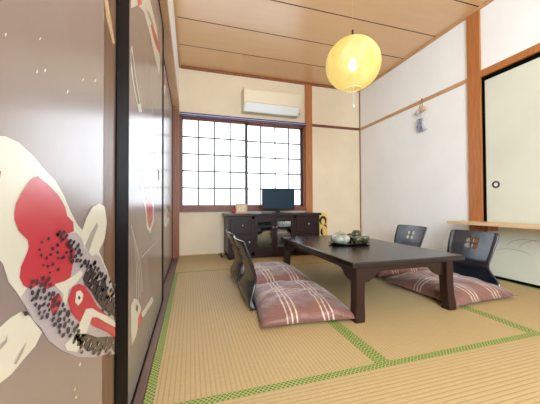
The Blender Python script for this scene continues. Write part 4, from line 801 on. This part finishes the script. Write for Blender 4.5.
# ---------------------------------------------------------------- yellow paper bag
bg = empty('paper_bag', (1.862, -.16, .0005), 'tall yellow paper bag with a black brush mark beside the sideboard', 'bag')
b = MB('bag_yellow').prism([(-.066, 0), (.076, 0), (.079, .515), (.050, .519), (-.050, .515), (-.070, .519)], 1, -.05, .05); b.build('bag_body', bg)
def stroke(pts, ws, y):
    b = MB('ink_black'); L_ = []; R_ = []
    for i, p in enumerate(pts):
        q = Vector(pts[min(i+1, len(pts)-1)]) - Vector(pts[max(i-1, 0)]); n = Vector((-q.y, q.x)).normalized()*ws[i]
        L_.append((p[0]+n.x, y, p[1]+n.y)); R_.append((p[0]-n.x, y, p[1]-n.y))
    for i in range(len(pts)-1): b.poly([L_[i], L_[i+1], R_[i+1], R_[i]])
    return b
def arc(cx, cz, rx, rz, a0, a1, n=16): return [(cx+rx*math.cos(math.radians(a0+(a1-a0)*i/n)), cz+rz*math.sin(math.radians(a0+(a1-a0)*i/n))) for i in range(n+1)]
A = arc(.012, .415, .040, .050, 250, -50); stroke(A, [.006+.012*math.sin(math.pi*i/16) for i in range(17)], -.0515).build('brush_mark', bg, recalc=False)
A = [(.025, .362), (.042, .355), (.056, .343), (.066, .322)]; stroke(A, [.009, .011, .009, .004], -.0515).build('brush_mark', bg, recalc=False)
A = arc(.032, .272, .045, .060, 130, 250, 10); stroke(A, [.005+.012*math.sin(math.pi*i/10) for i in range(11)], -.0515).build('brush_mark', bg, recalc=False)
# power cord beside the cabinet
MB('tv_black').tube([(.49, -.10, .012), (.51, -.13, .04), (.50, -.17, .012), (.52, -.22, .008), (.49, -.26, .008), (.50, -.20, .022), (.515, -.12, .008)], .005, 6).build('power_cord', label='black power cord coiled on the floor at the left end of the sideboard', cat='cord')

# ---------------------------------------------------------------- cushions
def make_cushion(sx, sy, h, name, seed):
    random.seed(seed); b = MB('cushion_cloth'); n = 30; top = []; bot = []
    ph = [random.uniform(0, 6) for _ in range(6)]
    for i in range(n+1):
        rt = []; rb = []
        for j in range(n+1):
            u, v = 2*i/n-1, 2*j/n-1
            pin = 1 - .05*(1-abs(u)**2)*abs(v)**6 - .0
            px_ = u*sx*(1-.055*(1-v*v)*abs(u)**4); py_ = v*sy*(1-.055*(1-u*u)*abs(v)**4)
            e = (max(0, 1-abs(u)**3.2)*max(0, 1-abs(v)**3.2))**.5
            wr = .004*math.sin(9*u+4*v+ph[0])+.003*math.sin(13*v-6*u+ph[1])+.002*math.sin(21*u+17*v+ph[2])
            dip = -.010*math.exp(-(u*u+v*v)*9)
            z = .010 + h*e + (wr+dip)*min(1, e*2)
            rt.append(b.bm.verts.new((px_, py_, z)))
            rb.append(rt[-1] if i in (0, n) or j in (0, n) else b.bm.verts.new((px_, py_, .001 + .009*(1-min(1, e*2.2)))))
        top.append(rt); bot.append(rb)
    for i in range(n):
        for j in range(n):
            b.bm.faces.new((top[i][j], top[i+1][j], top[i+1][j+1], top[i][j+1]))
            b.bm.faces.new((bot[i][j], bot[i][j+1], bot[i+1][j+1], bot[i+1][j]))
    return b.build(name, smooth=True)
def place_cushion(x, y, z, rz, sx, sy, label, seed, h=.080, tilt=0):
    o = make_cushion(sx, sy, h, 'floor_cushion', seed); o.location = (x, y, z); o.rotation_euler = (0, tilt, rz)
    tag(o, label, 'cushion', 'mauve floor cushions round the table'); return o
ZC = .0135
place_cushion(.765, -1.945, ZC, math.radians(-5), .262, .318, 'mauve checked cushion on the nearer left floor chair', 1)
place_cushion(.812, -1.285, ZC, math.radians(2), .25, .315, 'mauve checked cushion on the farther left floor chair', 2)
place_cushion(1.915, -1.99, ZC, math.radians(3), .28, .305, 'mauve checked cushion on the nearer right floor chair', 3)
place_cushion(1.945, -1.34, ZC, math.radians(-2), .275, .285, 'mauve checked cushion on the farther right floor chair', 4)

# ---------------------------------------------------------------- legless floor chairs
def smooth_profile(P, n=6):
    out = []
    for i in range(len(P)-1):
        p0, p1, p2, p3 = P[max(i-1, 0)], P[i], P[i+1], P[min(i+2, len(P)-1)]
        for k in range(n):
            t = k/n
            out.append(tuple(.5*((2*p1[c])+(-p0[c]+p2[c])*t+(2*p0[c]-5*p1[c]+4*p2[c]-p3[c])*t*t+(-p0[c]+3*p1[c]-3*p2[c]+p3[c])*t**3) for c in range(len(p1))))
    out.append(P[-1]); return out
def make_floor_chair():
    """faces +x; back at x 0; profile of (x, z, half width)"""
    root = empty('floor_chair', (0, 0, 0))
    P = [(.012, .014, .215), (.000, .030, .216), (-.002, .060, .205), (.012, .105, .180), (.024, .150, .165), (.022, .190, .168), (.008, .240, .178), (-.012, .30, .186), (-.032, .350, .190), (-.050, .396, .190), (-.0535, .405, .186), (-.0565, .4115, .172)]
    prof = smooth_profile(P, 8)
    th, rw = .005, (-1, -.8, -.6, -.45, -.30, -.265, -.045, .045, .265, .30, .45, .6, .8, 1)
    b = MB('chair_black'); rows = []
    for x, z, hw in prof:
        rows.append([b.bm.verts.new((x - .012*(abs(t)**2)*0 + .022*abs(t)**2*min(1, z/.2), t*hw if abs(t) > .5 else t*.178, z)) for t in rw])
    for i in range(len(rows)-1):
        zc = (prof[i][1]+prof[i+1][1])/2
        for j in range(len(rw)-1):
            if j in (5, 7) and (.276 < zc < .312 or .322 < zc < .358): continue
            b.bm.faces.new((rows[i][j], rows[i][j+1], rows[i+1][j+1], rows[i+1][j]))
    o = b.build('backrest', root, smooth=True)
    md = o.modifiers.new('thickness', 'SOLIDIFY'); md.thickness = .010; md.offset = 0
    b = MB('chair_black'); rows = []
    for x, z, hw in ((.012, .007, .165), (.03, .0062, .18), (.10, .006, .19), (.30, .006, .19), (.40, .006, .185), (.43, .006, .165)):
        rows.append([b.bm.verts.new((x, t*hw, z)) for t in (-1, -.5, 0, .5, 1)])
    for q, r in zip(rows, rows[1:]):
        for j in range(4): b.bm.faces.new((q[j], q[j+1], r[j+1], r[j]))
    o = b.build('seat', root); md = o.modifiers.new('thickness', 'SOLIDIFY'); md.thickness = .010; md.offset = 0
    return root
ch0 = make_floor_chair()
spots = [(.478, -1.775, 0, 'black bentwood floor chair, the nearer of the two on the left, seen from behind'),
         (.488, -1.285, 0, 'black bentwood floor chair, the farther one on the left nearer the sideboard'),
         (2.300, -1.905, 180, 'black lacquered floor chair at the near right, facing the table, below the shelf'),
         (2.310, -1.262, 180, 'black lacquered floor chair at the far right corner of the table')]
for i, (x, y, a, lab) in enumerate(spots):
    o = ch0 if i == 0 else copy_tree(ch0)
    o.location = (x, y, 0); o.rotation_euler = (0, 0, math.radians(a)); tag(o, lab, 'floor chair', 'legless floor chairs round the table')
